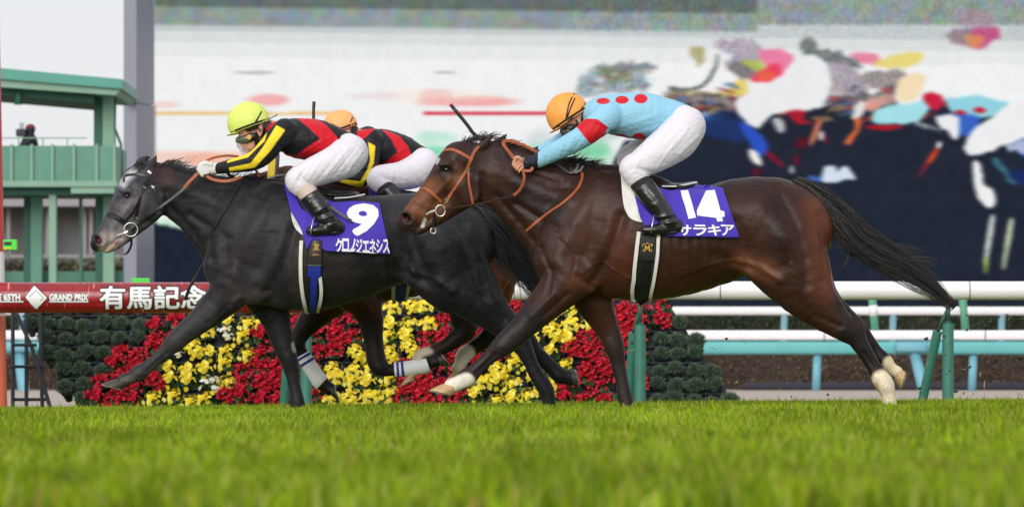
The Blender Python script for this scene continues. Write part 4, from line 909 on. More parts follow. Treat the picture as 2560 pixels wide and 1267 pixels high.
def tail(parent, d, spine, m, base, n=900, lat=0, wisps=()):
    S = resample([(a, b, c) for a, b, c in spine], 22); K = 22
    u = RNG.normal(size=n) * .55; u = np.clip(u, -1.25, 1.25); v = RNG.normal(size=n) * .35
    T = np.gradient(S[:, :2], axis=0); T /= np.linalg.norm(T, axis=1, keepdims=True); Nn = np.stack([-T[:, 1], T[:, 0]], 1)
    t = np.linspace(0, 1, K); L = (.5 + .55 * RNG.random(n)); st = RNG.random(n) ** 1.6 * .45
    out = np.zeros((n, K, 3)); ph = RNG.random((n, 2)) * 6.28; fr = 1.5 + 2 * RNG.random(n); lock = np.floor((u + 1.3) * 4); 
    for j in range(K):
        tt = np.clip(st + (L) * (t[j]) * (1.12 - st), 0, 1.0) * (K - 1); i0 = np.minimum(tt.astype(int), K - 2); f = (tt - i0)[:, None]
        P = S[i0] * (1 - f) + S[i0 + 1] * f; NN = Nn[i0] * (1 - f) + Nn[i0 + 1] * f
        wv = (u * P[:, 2] + np.sin(fr * tt / K * 6.28 + ph[:, 0] * .3 + lock * 1.7) * P[:, 2] * .16 + np.sin(lock * 2.1 + tt * .35) * P[:, 2] * .2 + RNG.normal(size=n) * 1.1 + (np.abs(u) > .95) * np.sin(tt * .5 + ph[:, 1]) * 5)
        out[:, j, 0] = P[:, 0] + NN[:, 0] * wv; out[:, j, 1] = P[:, 1] + NN[:, 1] * wv; out[:, j, 2] = v * P[:, 2] * d / F0 * .8 + np.sin(lock * 3.3) * .015
    for wsp in wisps:
        k = wsp[2]; Q = resample([(a, b) for a, b in wsp[0]], K); o = RNG.normal(size=(k, 1, 2)) * np.linspace(wsp[1], wsp[1] * wsp[3], K)[None, :, None]; Q = Q[None] + o
        out = np.concatenate([out, np.concatenate([Q, RNG.normal(size=(k, 1, 1)) * .015 + np.zeros((k, K, 1))], 2)])
    dd = d + lat + out[..., 2]
    P3 = np.stack([(out[..., 0] - 1280) * dd / F0, dd, HC + (941 - out[..., 1]) * dd / F0], -1)
    w_ = (.001 + .0019 * RNG.random(len(P3)))
    ob = strands('tail', P3, w_, m, parent, hair_color(base, len(P3)))
    Fb = Field(P3.reshape(-1, 3).min(0) - .05, P3.reshape(-1, 3).max(0) + .05, .012)
    core = [(a, b, max(c * .5 * (1 - .75 * i / len(spine)), 2.), lat, .6) for i, (a, b, c) in enumerate(spine[:max(3, int(len(spine) * .75))])]
    Fb.tube(tpx(core, d), .02); V, Q = Fb.surf(); mesh('tail_core', V, Q, m, ob, True, np.tile(np.array(base[:3]) * .8, (len(V), 1)))
def mane(parent, d, roots, m, base, name='mane'):
    """roots: list of (root px,py), (tip dx,dy), curl px, count, spread"""
    P = []; K = 10
    for (x0, y0), (x1, y1), (dx, dy), curl, n, spr in roots:
        a = RNG.random(n); rx = x0 + (x1 - x0) * a + RNG.normal(size=n) * 2; ry = y0 + (y1 - y0) * a + RNG.normal(size=n) * 2.5 + 3
        L = .45 + .75 * RNG.random(n); ex = dx * L + RNG.normal(size=n) * spr; ey = dy * L + RNG.normal(size=n) * spr
        la = RNG.normal(size=n) * .02; t = np.linspace(0, 1, K)[None]
        ph = RNG.random(n)[:, None] * 2; cu = curl * RNG.normal(size=n)[:, None]
        X = rx[:, None] + ex[:, None] * t + cu * np.sin(t * 3 + ph) * t; Y = ry[:, None] + ey[:, None] * t - abs(curl) * .7 * np.sin(t * 3.14) + cu * np.cos(t * 3 + ph) * t * .5
        dd = d + la[:, None] * (1 + t) + 0 * X
        P.append(np.stack([(X - 1280) * dd / F0, dd, HC + (941 - Y) * dd / F0], -1))
    P = np.concatenate(P); return strands(name, P, .0016 + .003 * RNG.random(len(P)), m, parent, hair_color(base, len(P), .4))
def coat(name, rough, sheen, spec=.3):
    m = bpy.data.materials.new(name); m.use_nodes = True; t = m.node_tree; b = t.nodes['Principled BSDF']; N = t.nodes
    b.inputs['Roughness'].default_value = rough; b.inputs['Specular IOR Level'].default_value = spec; b.inputs['Sheen Weight'].default_value = sheen; b.inputs['Sheen Roughness'].default_value = .45; b.inputs['Sheen Tint'].default_value = (.9, .85, .82, 1)
    at = N.new('ShaderNodeAttribute'); at.attribute_name = 'Col'; tc = N.new('ShaderNodeTexCoord')
    mp = N.new('ShaderNodeMapping'); mp.inputs['Scale'].default_value = (60, 90, 160); mp.inputs['Rotation'].default_value = (0, .5, 0); n1 = N.new('ShaderNodeTexNoise'); n1.inputs['Scale'].default_value = 1; n1.inputs['Detail'].default_value = 4
    t.links.new(tc.outputs['Object'], mp.inputs[0]); t.links.new(mp.outputs[0], n1.inputs['Vector'])
    n2 = N.new('ShaderNodeTexNoise'); n2.inputs['Scale'].default_value = 9; n2.inputs['Detail'].default_value = 5; n2.inputs['Roughness'].default_value = .6; t.links.new(tc.outputs['Object'], n2.inputs['Vector'])
    ad = N.new('ShaderNodeMath'); ad.operation = 'ADD'; t.links.new(n1.outputs[0], ad.inputs[0]); t.links.new(n2.outputs[0], ad.inputs[1])
    mr = N.new('ShaderNodeMapRange'); mr.inputs[1].default_value = .65; mr.inputs[2].default_value = 1.35; mr.inputs[3].default_value = .72; mr.inputs[4].default_value = 1.26; t.links.new(ad.outputs[0], mr.inputs[0])
    vm = N.new('ShaderNodeVectorMath'); vm.operation = 'SCALE'; t.links.new(at.outputs[0], vm.inputs[0]); t.links.new(mr.outputs[0], vm.inputs['Scale']); t.links.new(vm.outputs[0], b.inputs['Base Color'])
    bp = N.new('ShaderNodeBump'); bp.inputs['Strength'].default_value = .35; bp.inputs['Distance'].default_value = .003; t.links.new(ad.outputs[0], bp.inputs['Height']); t.links.new(bp.outputs[0], b.inputs['Normal'])
    mr2 = N.new('ShaderNodeMapRange'); mr2.inputs[3].default_value = rough - .08; mr2.inputs[4].default_value = rough + .1; t.links.new(n2.outputs[0], mr2.inputs[0]); t.links.new(mr2.outputs[0], b.inputs['Roughness'])
    return m
m_hair = mat('horse_hair', rough=.42, attr=True, spec=.5)
m_hoofd = mat('hoof_dark', lin(62, 58, 52), .5, noise=(30, .25, (1, 1, 5))); m_hooft = mat('hoof_tan', lin(190, 158, 112), .5, noise=(24, .28, (1, 1, 5)))
m_shoe = mat('shoe_metal', lin(170, 168, 164), .35, metal=.8)
m_eye = mat('eye_black', lin(14, 10, 10), .08, coat=1)
m_tan = mat('tan_leather', lin(160, 82, 46), .55, noise=(30, .18), bump=(120, .2, .001)); m_brl = mat('brown_leather', lin(44, 27, 23), .75, noise=(30, .2), spec=.2); m_blk = mat('black_leather', lin(26, 25, 28), .35, noise=(30, .2), bump=(90, .3, .001)); m_steel = mat('bit_steel', lin(205, 205, 200), .22, metal=.9)
m_pad = mat('white_pad', lin(226, 224, 218), .85, noise=(18, .07), bump=(220, .4, .001))
m_blue = mat('cloth_blue', lin(64, 42, 176), .72, noise=(60, .05), bump=(300, .25, .0006), sheen=.25)
m_strapb = mat('strap_blue', lin(34, 50, 150), .4); m_girth = mat('girth_black', lin(24, 23, 25), .6, noise=(20, .2))
m_num = mat('number_white', lin(240, 240, 242), .7)
m_gold = mat('gold_thread', lin(214, 170, 70), .45); m_band = mat('bandage_white', lin(240, 238, 240), .85, bump=(60, .5, .002, (1, 1, 6))); m_bblue = mat('bandage_blue', lin(44, 60, 150), .8)

def horse(d, tubes, heads, legs, strokes, base, pnt, coatm, label, base_px, vox=.0095, dapple=None):
    root = empty('racehorse', W(base_px, 941, d) * 1, label, 'horse', 'racehorses galloping past'); root.location.z = 0
    allp = np.vstack([tpx(t[0], d) for t in tubes + heads + legs])
    Rm = (allp[:, 3] * np.maximum(1, allp[:, 4]))[:, None] + .05
    Fb = Field((allp[:, :3] - Rm).min(0), (allp[:, :3] + Rm).max(0), vox)
    for t in tubes + heads + legs: Fb.tube(tpx(t[0], d), t[1] if len(t) > 1 else .03, t[2] if len(t) > 2 else 'add')
    V, Q = Fb.surf(); V = relax(V, Q, 1, .5); V = sculpt(V, Q, [(s[0], s[1], s[2] * 1.75) + tuple(s[3:]) for s in strokes], d)
    N = vnormals(V, Q); V = V + N * ((fbm(V, 14, 3) - .5) * .007 + (fbm(V * [.5, 1, 1.6], 30, 2) - .5) * .003)[:, None]
    C = np.tile(np.array(base[:3]), (len(V), 1))
    f = fbm(V, 3.2, 3)[:, None]; C *= (.75 + .5 * f)
    if dapple is not None:
        g = np.clip((fbm(V + 40, 22, 2) - .47) * 6, 0, 1)[:, None] * dapple[1]; g = g * (.4 + .9 * vnoise(V, 70))[:, None]; C = C + (np.array(dapple[0][:3]) - C) * g
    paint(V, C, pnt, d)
    if dapple is not None:
        X, Y = pxy(V); hd = np.clip((400 - X) / 60, 0, 1)[:, None]; C *= 1 + hd * ((.35 + 1.1 * fbm(V, 38, 3))[:, None] - 1)
    body = mesh('body', V, Q, coatm, root, True, C)
    return root, body, Skin(V, Q, d)
def ax(pts, lat): return [(a, b, r, lat if len(z) < 1 else z[0], z[1] if len(z) > 1 else 1) for a, b, r, *z in pts]
def leg(pts, lat, q=.82, k=.025): return (ax([(p[0], p[1], p[2]) + ((p[3], p[4]) if len(p) > 4 else (lat, q)) for p in pts], lat), k)
def eye(parent, sk, px, py, rpx):
    p, n = sk.hit(px, py, 0); R = rpx * sk.d / F0
    bm = bmesh.new(); bmesh.ops.create_uvsphere(bm, u_segments=16, v_segments=10, radius=R)
    for s_ in (1, -1):
        c = p - n * R * .55; c = Vector((c.x, c.y if s_ > 0 else 2 * sk.d - c.y, c.z))
        mesh('eye', [v.co + c for v in bm.verts], [[v.index for v in f.verts] for f in bm.faces], m_eye, parent)
    bm.free()
def cloth(sk, name, top, bot, m, parent, off=.012, nu=60, nv=30, wr_=.004, th=.003, flare=0, mirror=True, join=True):
    T_ = resample(top, nu); B_ = resample(bot, nu); P = np.zeros((nv, nu, 3)); Nn = np.zeros((nv, nu, 3))
    for j in range(nv):
        v = j / (nv - 1)
        for i in range(nu):
            x, y = T_[i, :2] * (1 - v) + B_[i, :2] * v; h, n = sk.hit(x, y, 0); P[j, i] = h; Nn[j, i] = n
    for _ in range(3):
        Y = P[..., 1]; Y2 = Y.copy(); Y2[1:-1, 1:-1] = (Y[:-2, 1:-1] + Y[2:, 1:-1] + Y[1:-1, :-2] + Y[1:-1, 2:] + 2 * Y[1:-1, 1:-1]) / 6; P[..., 1] = Y2
    wv = (fbm(P * [1, .2, .45], 11, 2) - .5) * 2 * wr_ + (fbm(P * [1, 0, .3] + 9, 28, 2) - .5) * wr_ * .6
    vv = np.linspace(0, 1, nv)[:, None]
    P[..., 1] -= off + wv + flare * vv ** 2
    Vn = P.reshape(-1, 3); i = np.arange((nv - 1) * (nu - 1)); r = i // (nu - 1); c = i % (nu - 1); a = r * nu + c
    Fq = [tuple(q) for q in np.stack([a, a + nu, a + nu + 1, a + 1], 1)]
    Vb = Vn + [0, th, 0]; n0 = len(Vn); V = np.vstack([Vn, Vb]); Fc = Fq + [tuple(x + n0 for x in q)[::-1] for q in Fq]
    rim = list(range(nu)) + [r * nu + nu - 1 for r in range(1, nv)] + list(range((nv - 1) * nu + nu - 2, (nv - 1) * nu - 1, -1)) + [r * nu for r in range(nv - 2, 0, -1)]
    Fc += [(rim[k], rim[(k + 1) % len(rim)], rim[(k + 1) % len(rim)] + n0, rim[k] + n0) for k in range(len(rim))]
    if mirror and not join: mesh(name, V * [1, -1, 1] + [0, 2 * sk.d, 0], [tuple(f)[::-1] for f in Fc], m, parent)
    elif mirror:
        m0 = len(V); V = np.vstack([V, V * [1, -1, 1] + [0, 2 * sk.d, 0]]); Fc += [tuple(x + m0 for x in f)[::-1] for f in Fc]
        if join:
            ys = []
            for i in range(nu - 1): Fc.append((i + 1, i, i + m0, i + 1 + m0))
    o = mesh(name, V, Fc, m, parent)
    return o, Skin(Vn, Fq, sk.d)
def letter_on(sk, s, quad, bold, m, parent, name='number', lift=.0035):
    V0, _ = text_mesh(s, 0); V, Fc = text_mesh(s, bold); P = fit_quad(V, quad, (V0.min(0), V0.max(0)))
    out = []
    for x, y in P: h, n = sk.hit(x, y, 0); out.append(h + Vector((0, -lift, 0)))
    out = [o_ + Vector((0, -.00012 * z_, 0)) for o_, z_ in zip(out, V[:, 2])]
    return mesh(name, out, Fc, m, parent, False)
def poly_on(sk, pl, m, parent, name, lift=.003):
    bm = bmesh.new()
    for p_ in pl: bm.faces.new([bm.verts.new((x, y, 0)) for x, y in p_])
    bmesh.ops.triangulate(bm, faces=bm.faces)
    for _ in range(3):
        es = [e for e in bm.edges if e.calc_length() > 9]
        if es: bmesh.ops.subdivide_edges(bm, edges=es, cuts=1); bmesh.ops.triangulate(bm, faces=bm.faces)
    bm.verts.index_update(); out = []
    for v in bm.verts: h, n = sk.hit(v.co.x, v.co.y, 0); out.append(h + Vector((0, -lift, 0)))
    o = mesh(name, out, [tuple(v.index for v in f.verts) for f in bm.faces], m, parent, False); bm.free(); return o

# ---------------------------------------------------------------- number 14, the bay in front
DA = 30.0
BLK = lin(30, 24, 24); WHT = lin(226, 218, 202)
bay_t = [([(1405, 650, 66, 0, .85), (1440, 605, 118, 0, .62), (1500, 585, 152, 0, .68), (1560, 585, 164, 0, .72), (1630, 598, 151, 0, .82), (1700, 600, 138, 0, .9), (1780, 590, 124, 0, .92), (1850, 566, 120, 0, .88), (1930, 561, 118, 0, .85), (1978, 574, 106, 0, .85)], .05),
         ([(1180, 425, 52, 0, .55), (1216, 432, 72, 0, .46), (1282, 454, 86, 0, .42), (1350, 496, 107, 0, .42), (1425, 545, 132, 0, .5)], .06),
         ([(1235, 368, 14, 0, 1), (1350, 402, 20, 0, 1), (1440, 424, 20, 0, 1), (1540, 436, 22, 0, 1)], .05),
         ([(1500, 470, 40, -.1, .6), (1430, 570, 66, -.14, .5), (1400, 650, 66, -.14, .55)], .05), ([(1500, 470, 40, .1, .6), (1430, 570, 66, .14, .5), (1420, 650, 66, .13, .55)], .05),
         ([(1500, 640, 50, -.17, .5), (1452, 690, 48, -.16, .6)], .04), ([(1500, 640, 50, .17, .5), (1470, 690, 48, .15, .6)], .04),
         ([(1870, 610, 66, -.16, .5), (1905, 655, 54, -.15, .6), (1955, 700, 54, -.13, .8), (2005, 735, 54, -.11, .9)], .04)]
bay_h = [([(1178, 402, 46, 0, .72), (1150, 404, 51, 0, .78), (1122, 440, 46, 0, .74), (1096, 474, 41, 0, .62), (1064, 507, 34, 0, .62), (1033, 540, 29, 0, .78), (1017, 552, 26, 0, .82)], .03),
         ([(1160, 470, 48, 0, .62), (1118, 515, 32, 0, .55), (1078, 551, 20, 0, .75), (1050, 571, 15, 0, 1.1), (1040, 575, 12, 0, 1.1)], .02),
         ([(1160, 462, 30, -.055, .6), (1172, 488, 26, -.055, .6)], .03), ([(1160, 462, 30, .055, .6), (1172, 488, 26, .055, .6)], .03),
         ([(1012, 538, 13, -.04, .8), (1022, 552, 12, -.04, .7)], .015), ([(1012, 538, 13, .04, .8), (1022, 552, 12, .04, .7)], .015),
         ([(1192, 374, 11, -.055, .6), (1210, 361, 12, -.06, .45), (1221, 349, 8, -.06, .4), (1229, 339, 3, -.06, .5)], .012), ([(1225, 372, 11, .055, .6), (1246, 358, 12, .06, .45), (1258, 346, 8, .06, .4), (1266, 336, 3, .06, .5)], .012),
         ([(1100, 410, 7, -.085, 1), (1124, 408, 8, -.09, 1)], .02), ([(1100, 410, 7, .085, 1), (1124, 408, 8, .09, 1)], .02)]
bay_l = [leg([(1425, 690, 64, -.14, .8), (1392, 730, 51, -.15, .8), (1350, 772, 42, -.15, .8), (1312, 812, 33, -.15, .85), (1275, 846, 30, -.15, .85), (1256, 864, 28, -.15, .9), (1233, 884, 20, -.15, .8), (1205, 909, 17.5, -.15, .75), (1182, 931, 20, -.15, .8), (1168, 943, 24, -.15, .8), (1150, 955, 19, -.15, .9), (1130, 963, 20, -.15, .95)], -.15),
         leg([(1470, 700, 62, .12, .8), (1487, 757, 47, .13, .8), (1506, 796, 35, .13, .8), (1524, 832, 28, .13, .8), (1536, 868, 25, .13, .9), (1545, 905, 19, .13, .8), (1555, 955, 16.5, .13, .8), (1563, 995, 19, .13, .8), (1568, 1018, 18, .13, .9)], .13),
         leg([(1955, 600, 100, -.1, .75), (1985, 670, 90, -.12, .7), (2022, 735, 66, -.13, .7), (2058, 775, 50, -.13, .7), (2090, 803, 39, -.13, .7), (2116, 824, 32, -.13, .75), (2136, 838, 27, -.13, .75), (2150, 860, 22, -.13, .75), (2166, 886, 19, -.13, .8), (2186, 918, 18.5, -.13, .8), (2202, 946, 23, -.13, .85), (2213, 962, 24, -.13, .9), (2219, 985, 18, -.13, .9), (2224, 1010, 18, -.13, 1)], -.13, .8, .02),
         ([(2120, 800, 10, -.13, .8), (2144, 806, 10, -.13, .8), (2158, 828, 8, -.13, .8)], .02),
         leg([(1960, 600, 95, .1, .75), (1998, 680, 78, .13, .7), (2045, 745, 52, .14, .7), (2090, 785, 38, .14, .7), (2128, 810, 29, .14, .75), (2150, 830, 24, .14, .75), (2172, 855, 18, .14, .8), (2196, 885, 17, .14, .8), (2212, 903, 20, .14, .9), (2228, 920, 15, .14, .9), (2243, 930, 16, .14, 1)], .14, .8, .02)]
bay_s = [([(1500, 460), (1440, 560), (1395, 650)], 22, .012), ([(1555, 540), (1530, 620), (1490, 700)], 15, -.016), ([(1500, 560), (1460, 640)], 16, -.008), ([(1240, 490), (1300, 560), (1345, 620)], 11, -.010), ([(1250, 430), (1330, 470), (1420, 500)], 20, .008), ([(1290, 510), (1390, 570)], 10, -.007),
         ([(1835, 560), (1862, 620), (1880, 668)], 20, -.018), ([(1940, 470), (1990, 560), (2012, 650), (2016, 710)], 13, -.010), ([(2050, 540), (2064, 620), (2062, 700)], 12, -.008), ([(1900, 520), (1960, 600)], 30, .010), ([(1850, 654), (1910, 672), (1950, 700)], 9, .009), ([(1790, 640), (1860, 668)], 14, -.008),
         ([(1445, 690), (1500, 735)], 9, -.012), ([(1420, 735), (1360, 790)], 6, -.006, -1), ([(1385, 735), (1330, 790)], 9, .005, -1), ([(1450, 745), (1500, 752)], 12, -.006),
         ([(2040, 790), (2100, 815)], 8, -.006, -1), ([(2120, 770), (2148, 806)], 7, -.008, -1), ([(1240, 885), (1190, 935)], 5, -.005, -1), ([(2160, 880), (2195, 935)], 5, -.004, -1),
         ([(1126, 448), (1088, 488)], 6, .006), ([(1150, 520), (1182, 512), (1198, 488), (1198, 450)], 7, .006), ([(1206, 440), (1208, 490)], 8, -.008), ([(1098, 424), (1117, 412), (1136, 424)], 6, .006), ([(1117, 425)], 9, -.007), ([(1150, 400), (1165, 425)], 9, -.006), ([(1040, 500), (1070, 520), (1060, 540)], 7, .004),
         ([(1012, 535), (1020, 548)], 8, -.022), ([(1000, 530), (1012, 525), (1032, 534), (1036, 550)], 5, .006), ([(1034, 583), (1050, 566), (1072, 552), (1086, 540)], 3.5, -.008), ([(1040, 560), (1052, 552)], 5, .003), ([(1095, 500), (1070, 530)], 5, -.003)] + \
        [([(1440, 690), (1500, 655), (1560, 690), (1640, 720)], 3.5, .003), ([(1700, 690), (1780, 660), (1840, 650)], 3.5, .003), ([(1400, 600), (1440, 640), (1430, 690)], 4, -.004), ([(1350, 620), (1380, 680), (1370, 730)], 6, -.006), ([(1560, 470), (1580, 520)], 10, -.005), ([(1370, 470), (1450, 470)], 8, -.004), ([(1980, 660), (2000, 740)], 5, .004), ([(1300, 420), (1400, 450)], 6, -.004)] + [([(1655 + 24 * i, 520 + 5 * i), (1662 + 24 * i, 680 - 8 * i)], 6, -.0035) for i in range(7)]
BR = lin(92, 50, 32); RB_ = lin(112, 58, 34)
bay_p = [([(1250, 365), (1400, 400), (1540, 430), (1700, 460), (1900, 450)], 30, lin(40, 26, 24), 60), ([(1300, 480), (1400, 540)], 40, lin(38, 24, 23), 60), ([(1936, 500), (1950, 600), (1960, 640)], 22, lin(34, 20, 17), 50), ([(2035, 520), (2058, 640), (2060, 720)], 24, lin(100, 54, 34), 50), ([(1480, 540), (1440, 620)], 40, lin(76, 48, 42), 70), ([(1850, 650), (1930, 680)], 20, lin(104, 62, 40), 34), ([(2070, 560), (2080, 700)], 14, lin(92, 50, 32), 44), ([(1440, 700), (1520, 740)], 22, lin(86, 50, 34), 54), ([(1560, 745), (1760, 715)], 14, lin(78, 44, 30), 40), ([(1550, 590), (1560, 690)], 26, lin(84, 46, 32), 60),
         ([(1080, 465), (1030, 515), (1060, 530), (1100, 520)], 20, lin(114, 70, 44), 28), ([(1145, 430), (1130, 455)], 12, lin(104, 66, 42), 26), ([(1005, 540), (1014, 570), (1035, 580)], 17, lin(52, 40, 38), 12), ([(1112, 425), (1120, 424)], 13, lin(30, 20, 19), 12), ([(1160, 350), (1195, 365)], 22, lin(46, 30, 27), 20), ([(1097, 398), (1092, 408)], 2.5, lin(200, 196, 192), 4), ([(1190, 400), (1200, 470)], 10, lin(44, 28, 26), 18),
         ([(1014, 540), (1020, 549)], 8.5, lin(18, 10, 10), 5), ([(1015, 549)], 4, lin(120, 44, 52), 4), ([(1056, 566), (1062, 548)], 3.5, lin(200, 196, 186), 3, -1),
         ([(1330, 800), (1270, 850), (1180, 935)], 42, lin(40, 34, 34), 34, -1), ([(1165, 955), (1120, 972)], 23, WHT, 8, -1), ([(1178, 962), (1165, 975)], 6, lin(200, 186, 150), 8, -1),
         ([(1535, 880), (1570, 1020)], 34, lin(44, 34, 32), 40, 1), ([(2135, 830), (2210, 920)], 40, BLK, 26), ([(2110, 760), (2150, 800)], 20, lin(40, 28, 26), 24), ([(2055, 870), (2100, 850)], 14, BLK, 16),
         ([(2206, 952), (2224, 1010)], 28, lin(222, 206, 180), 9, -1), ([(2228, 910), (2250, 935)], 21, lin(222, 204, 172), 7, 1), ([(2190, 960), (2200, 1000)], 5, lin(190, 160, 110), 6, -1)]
m_bay = coat('bay_coat', .42, .02, .22)
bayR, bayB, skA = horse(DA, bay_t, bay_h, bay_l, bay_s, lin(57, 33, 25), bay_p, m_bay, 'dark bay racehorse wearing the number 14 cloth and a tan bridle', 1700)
eye(bayR, skA, 1117, 425, 9)
for args in ((-.15, (1128, 963), (1104, 981), (-62, -14), 62, m_hooft), (.13, (1568, 1020), (1564, 1042), (-1, 0), 44, m_hoofd), (-.13, (2226, 1012), (2222, 1036), (-1, 0), 46, m_hooft), (.14, (2240, 932), (2257, 950), (-.25, 1), 48, m_hooft)):
    hoof(bayR, DA, args[0], args[1], args[2], args[3], args[4], args[5], m_shoe)
tail(bayR, DA, [(1985, 452, 10), (2030, 478, 17), (2075, 520, 25), (2115, 568, 31), (2160, 612, 29), (2215, 645, 26), (2275, 678, 22), (2325, 714, 17), (2360, 744, 11), (2388, 768, 6)], m_hair, lin(30, 26, 27), 3600,
     wisps=(([(2105, 585), (2122, 630), (2112, 665)], 5, 60, .2), ([(2200, 630), (2260, 622), (2310, 632)], 4, 40, 1.5), ([(2240, 650), (2300, 650), (2340, 660)], 5, 40, 1.5), ([(2150, 600), (2230, 622), (2290, 640)], 6, 60, 1.5)))
mane(bayR, DA, [((1165, 350), (1215, 345), (40, -8), 7, 90, 8), ((1150, 358), (1180, 352), (24, -12), 8, 50, 6), ((1230, 352), (1285, 362), (26, -4), 5, 120, 5), ((1270, 362), (1390, 395), (30, 6), 4, 320, 5), ((1390, 395), (1470, 412), (44, 2), 5, 260, 7), ((1415, 405), (1450, 410), (26, -26), 4, 60, 6), ((1450, 412), (1480, 416), (46, -12), 5, 50, 6), ((1470, 414), (1535, 424), (40, 4), 3, 160, 4)], m_hair, lin(26, 20, 20))
# bridle
brd = strap(skA, 'bridle', [(1198, 366), (1190, 374), (1182, 386), (1172, 412), (1166, 426), (1142, 464), (1126, 487), (1114, 508)], 8, m_tan, bayR)
strap(skA, 'browband', [(1110, 378), (1126, 374), (1144, 379), (1164, 390), (1181, 400)], 8, m_tan, brd)
strap(skA, 'throat_strap', [(1172, 418), (1171, 452), (1176, 480), (1182, 508), (1178, 524)], 6, m_tan, brd)
strap(skA, 'noseband', [(1043, 466), (1054, 468), (1067, 473), (1086, 487), (1104, 505)], 8, m_tan, brd)
strap(skA, 'chin_strap', [(1088, 528), (1084, 545), (1080, 562)], 4, m_brl, brd)
for x, y in ((1170, 424), (1117, 500)): strap(skA, 'buckle', [(x - 5, y - 3), (x, y), (x + 5, y + 3)], 7, m_steel, brd, .006, .006)
ring('bit_ring', 1101, 527, DA, -.085, 14, 1.9, m_steel, brd, .85); ring('rein_ring', 1083, 577, DA, -.03, 7, 1.5, m_steel, brd)
loose('bit_bar', [(1090, 526, -.09), (1076, 530, -.075), (1066, 536, -.06)], DA, 5, m_steel, brd)
loose('lip_strap', [(1088, 540, -.06), (1086, 556, -.04), (1083, 570, -.03)], DA, 4, m_brl, brd); loose('lip_strap', [(1075, 560, -.03), (1079, 566, -.03), (1083, 571, -.03)], DA, 4, m_brl, brd)
rn = loose('rein', [(1114, 524, -.09), (1150, 517, -.11), (1195, 510, -.14), (1245, 499, -.15), (1286, 487, -.15)], DA, 6.5, m_brl, bayR)
loose('tan_grip', [(1284, 488, -.152), (1298, 476, -.16), (1308, 458, -.17), (1310, 440, -.17), (1306, 424, -.16)], DA, 7, m_tan, rn, face=(.4, -1, .2))
loose('tan_grip', [(1290, 402, -.15), (1277, 386, -.15), (1264, 370, -.14), (1258, 358, -.12), (1266, 352, -.1), (1290, 357, -.08), (1318, 368, -.06), (1342, 381, -.06)], DA, 9, m_tan, rn, face=(.3, -1, .5))
loose('tan_grip', [(1278, 388, -.16), (1290, 405, -.16), (1302, 424, -.15), (1325, 427, -.15), (1332, 418, -.15)], DA, 8, m_tan, rn)
loose('knotted_rein', [(1385, 404, -.1), (1410, 424, -.1), (1425, 432, -.1), (1440, 425, -.1), (1446, 410, -.1)], DA, 7, m_blk, rn); loose('knotted_rein', [(1425, 420, -.1), (1436, 432, -.1), (1450, 426, -.1), (1458, 415, -.1)], DA, 6, m_blk, rn)
strap(skA, 'neck_strap', [(1450, 424), (1457, 441), (1445, 472), (1409, 507), (1380, 527), (1354, 545), (1332, 563), (1316, 577)], 7.5, m_tan, bayR)
# saddle pad, cloth, saddle, girth
pad, skp = cloth(skA, 'saddle_pad', [(1549, 418), (1553, 450), (1556, 490), (1561, 520), (1572, 542), (1588, 552), (1606, 556)], [(1590, 440), (1596, 470), (1602, 500), (1606, 525), (1608, 540), (1609, 550), (1609, 556)], m_pad, bayR, .010, 40, 14, .001, .008, join=False)
loose('pad_edge', [(1655, 466, -.17), (1690, 466, -.17), (1720, 461, -.14), (1742, 456, -.1)], DA, 4.5, m_pad, pad, .004, (0, -.6, 1))
cl, skC = cloth(skA, 'saddle_cloth', [(1572, 430), (1600, 462), (1650, 470), (1680, 476), (1740, 459), (1775, 464), (1806, 470)], [(1600, 545), (1622, 578), (1660, 588), (1706, 592), (1760, 592), (1810, 594), (1849, 594)], m_blue, bayR, .022, 90, 34, .007, .003, .012)
c6 = lambda *p: [(1500 + x / 2.783, 400 + y / 2.783) for x, y in p]
poly_on(skC, [c6((560, 212), (612, 208), (640, 300), (668, 400), (616, 410), (592, 320), (572, 262))], m_num, cl, 'number')
poly_on(skC, [c6((738, 212), (798, 208), (818, 280), (838, 352), (864, 356), (868, 394), (848, 396), (856, 426), (816, 428), (808, 402), (740, 394), (676, 386), (674, 350), (706, 280), (738, 212), (764, 262), (722, 342), (794, 350), (764, 262))], m_num, cl, 'number')
for ch, x in zip('サラキア', (1696, 1734, 1770, 1803)): letter_on(skC, ch, ((x, 562), (x + 31, 563), (x + 32, 588), (x + 1, 588)), .028, m_num, cl, 'name_lettering')
Fs = Field(W(1555, 500, DA) + Vector((0, -.33, -.1)), W(1760, 410, DA) + Vector((0, .33, .05)), .012)
Fs.tube(tpx([(1585, 452, 14, 0, 5), (1640, 468, 12, 0, 5.5), (1700, 470, 12, 0, 6), (1735, 464, 11, 0, 4)], DA), .01)
for s_ in (-1, 1): Fs.tube(tpx([(1600, 460, 16, s_ * .2, .8), (1605, 485, 18, s_ * .25, .5), (1625, 500, 16, s_ * .27, .5)], DA), .02)
V, Q = Fs.surf(); sd1 = mesh('saddle', relax(V, Q, 2), Q, m_blk, bayR)
def stirrup(d, x0, y0, x1, y1, lat, parent):
    loose('stirrup_leather', [(x0, y0, lat * .8), ((x0 + x1) / 2, (y0 + y1) / 2, lat * .92), (x1, y1, lat)], d, 4, m_blk, parent, face=(1, -.6, 0))
    c = W(x1, y1, d + lat); k = d / F0
    pts = [c + Vector((dx * k, dy, -dz * k)) for dx, dy, dz in ((0, 0, 0), (-3, -.03, 9), (-6, -.052, 24), (-8, -.055, 42), (-8, .055, 43), (-6, .052, 24), (-3, .03, 9), (0, 0, 0))]
    MB().tube(pts, .0045, 8, cap=False).build('stirrup_iron', m_steel, parent, True)
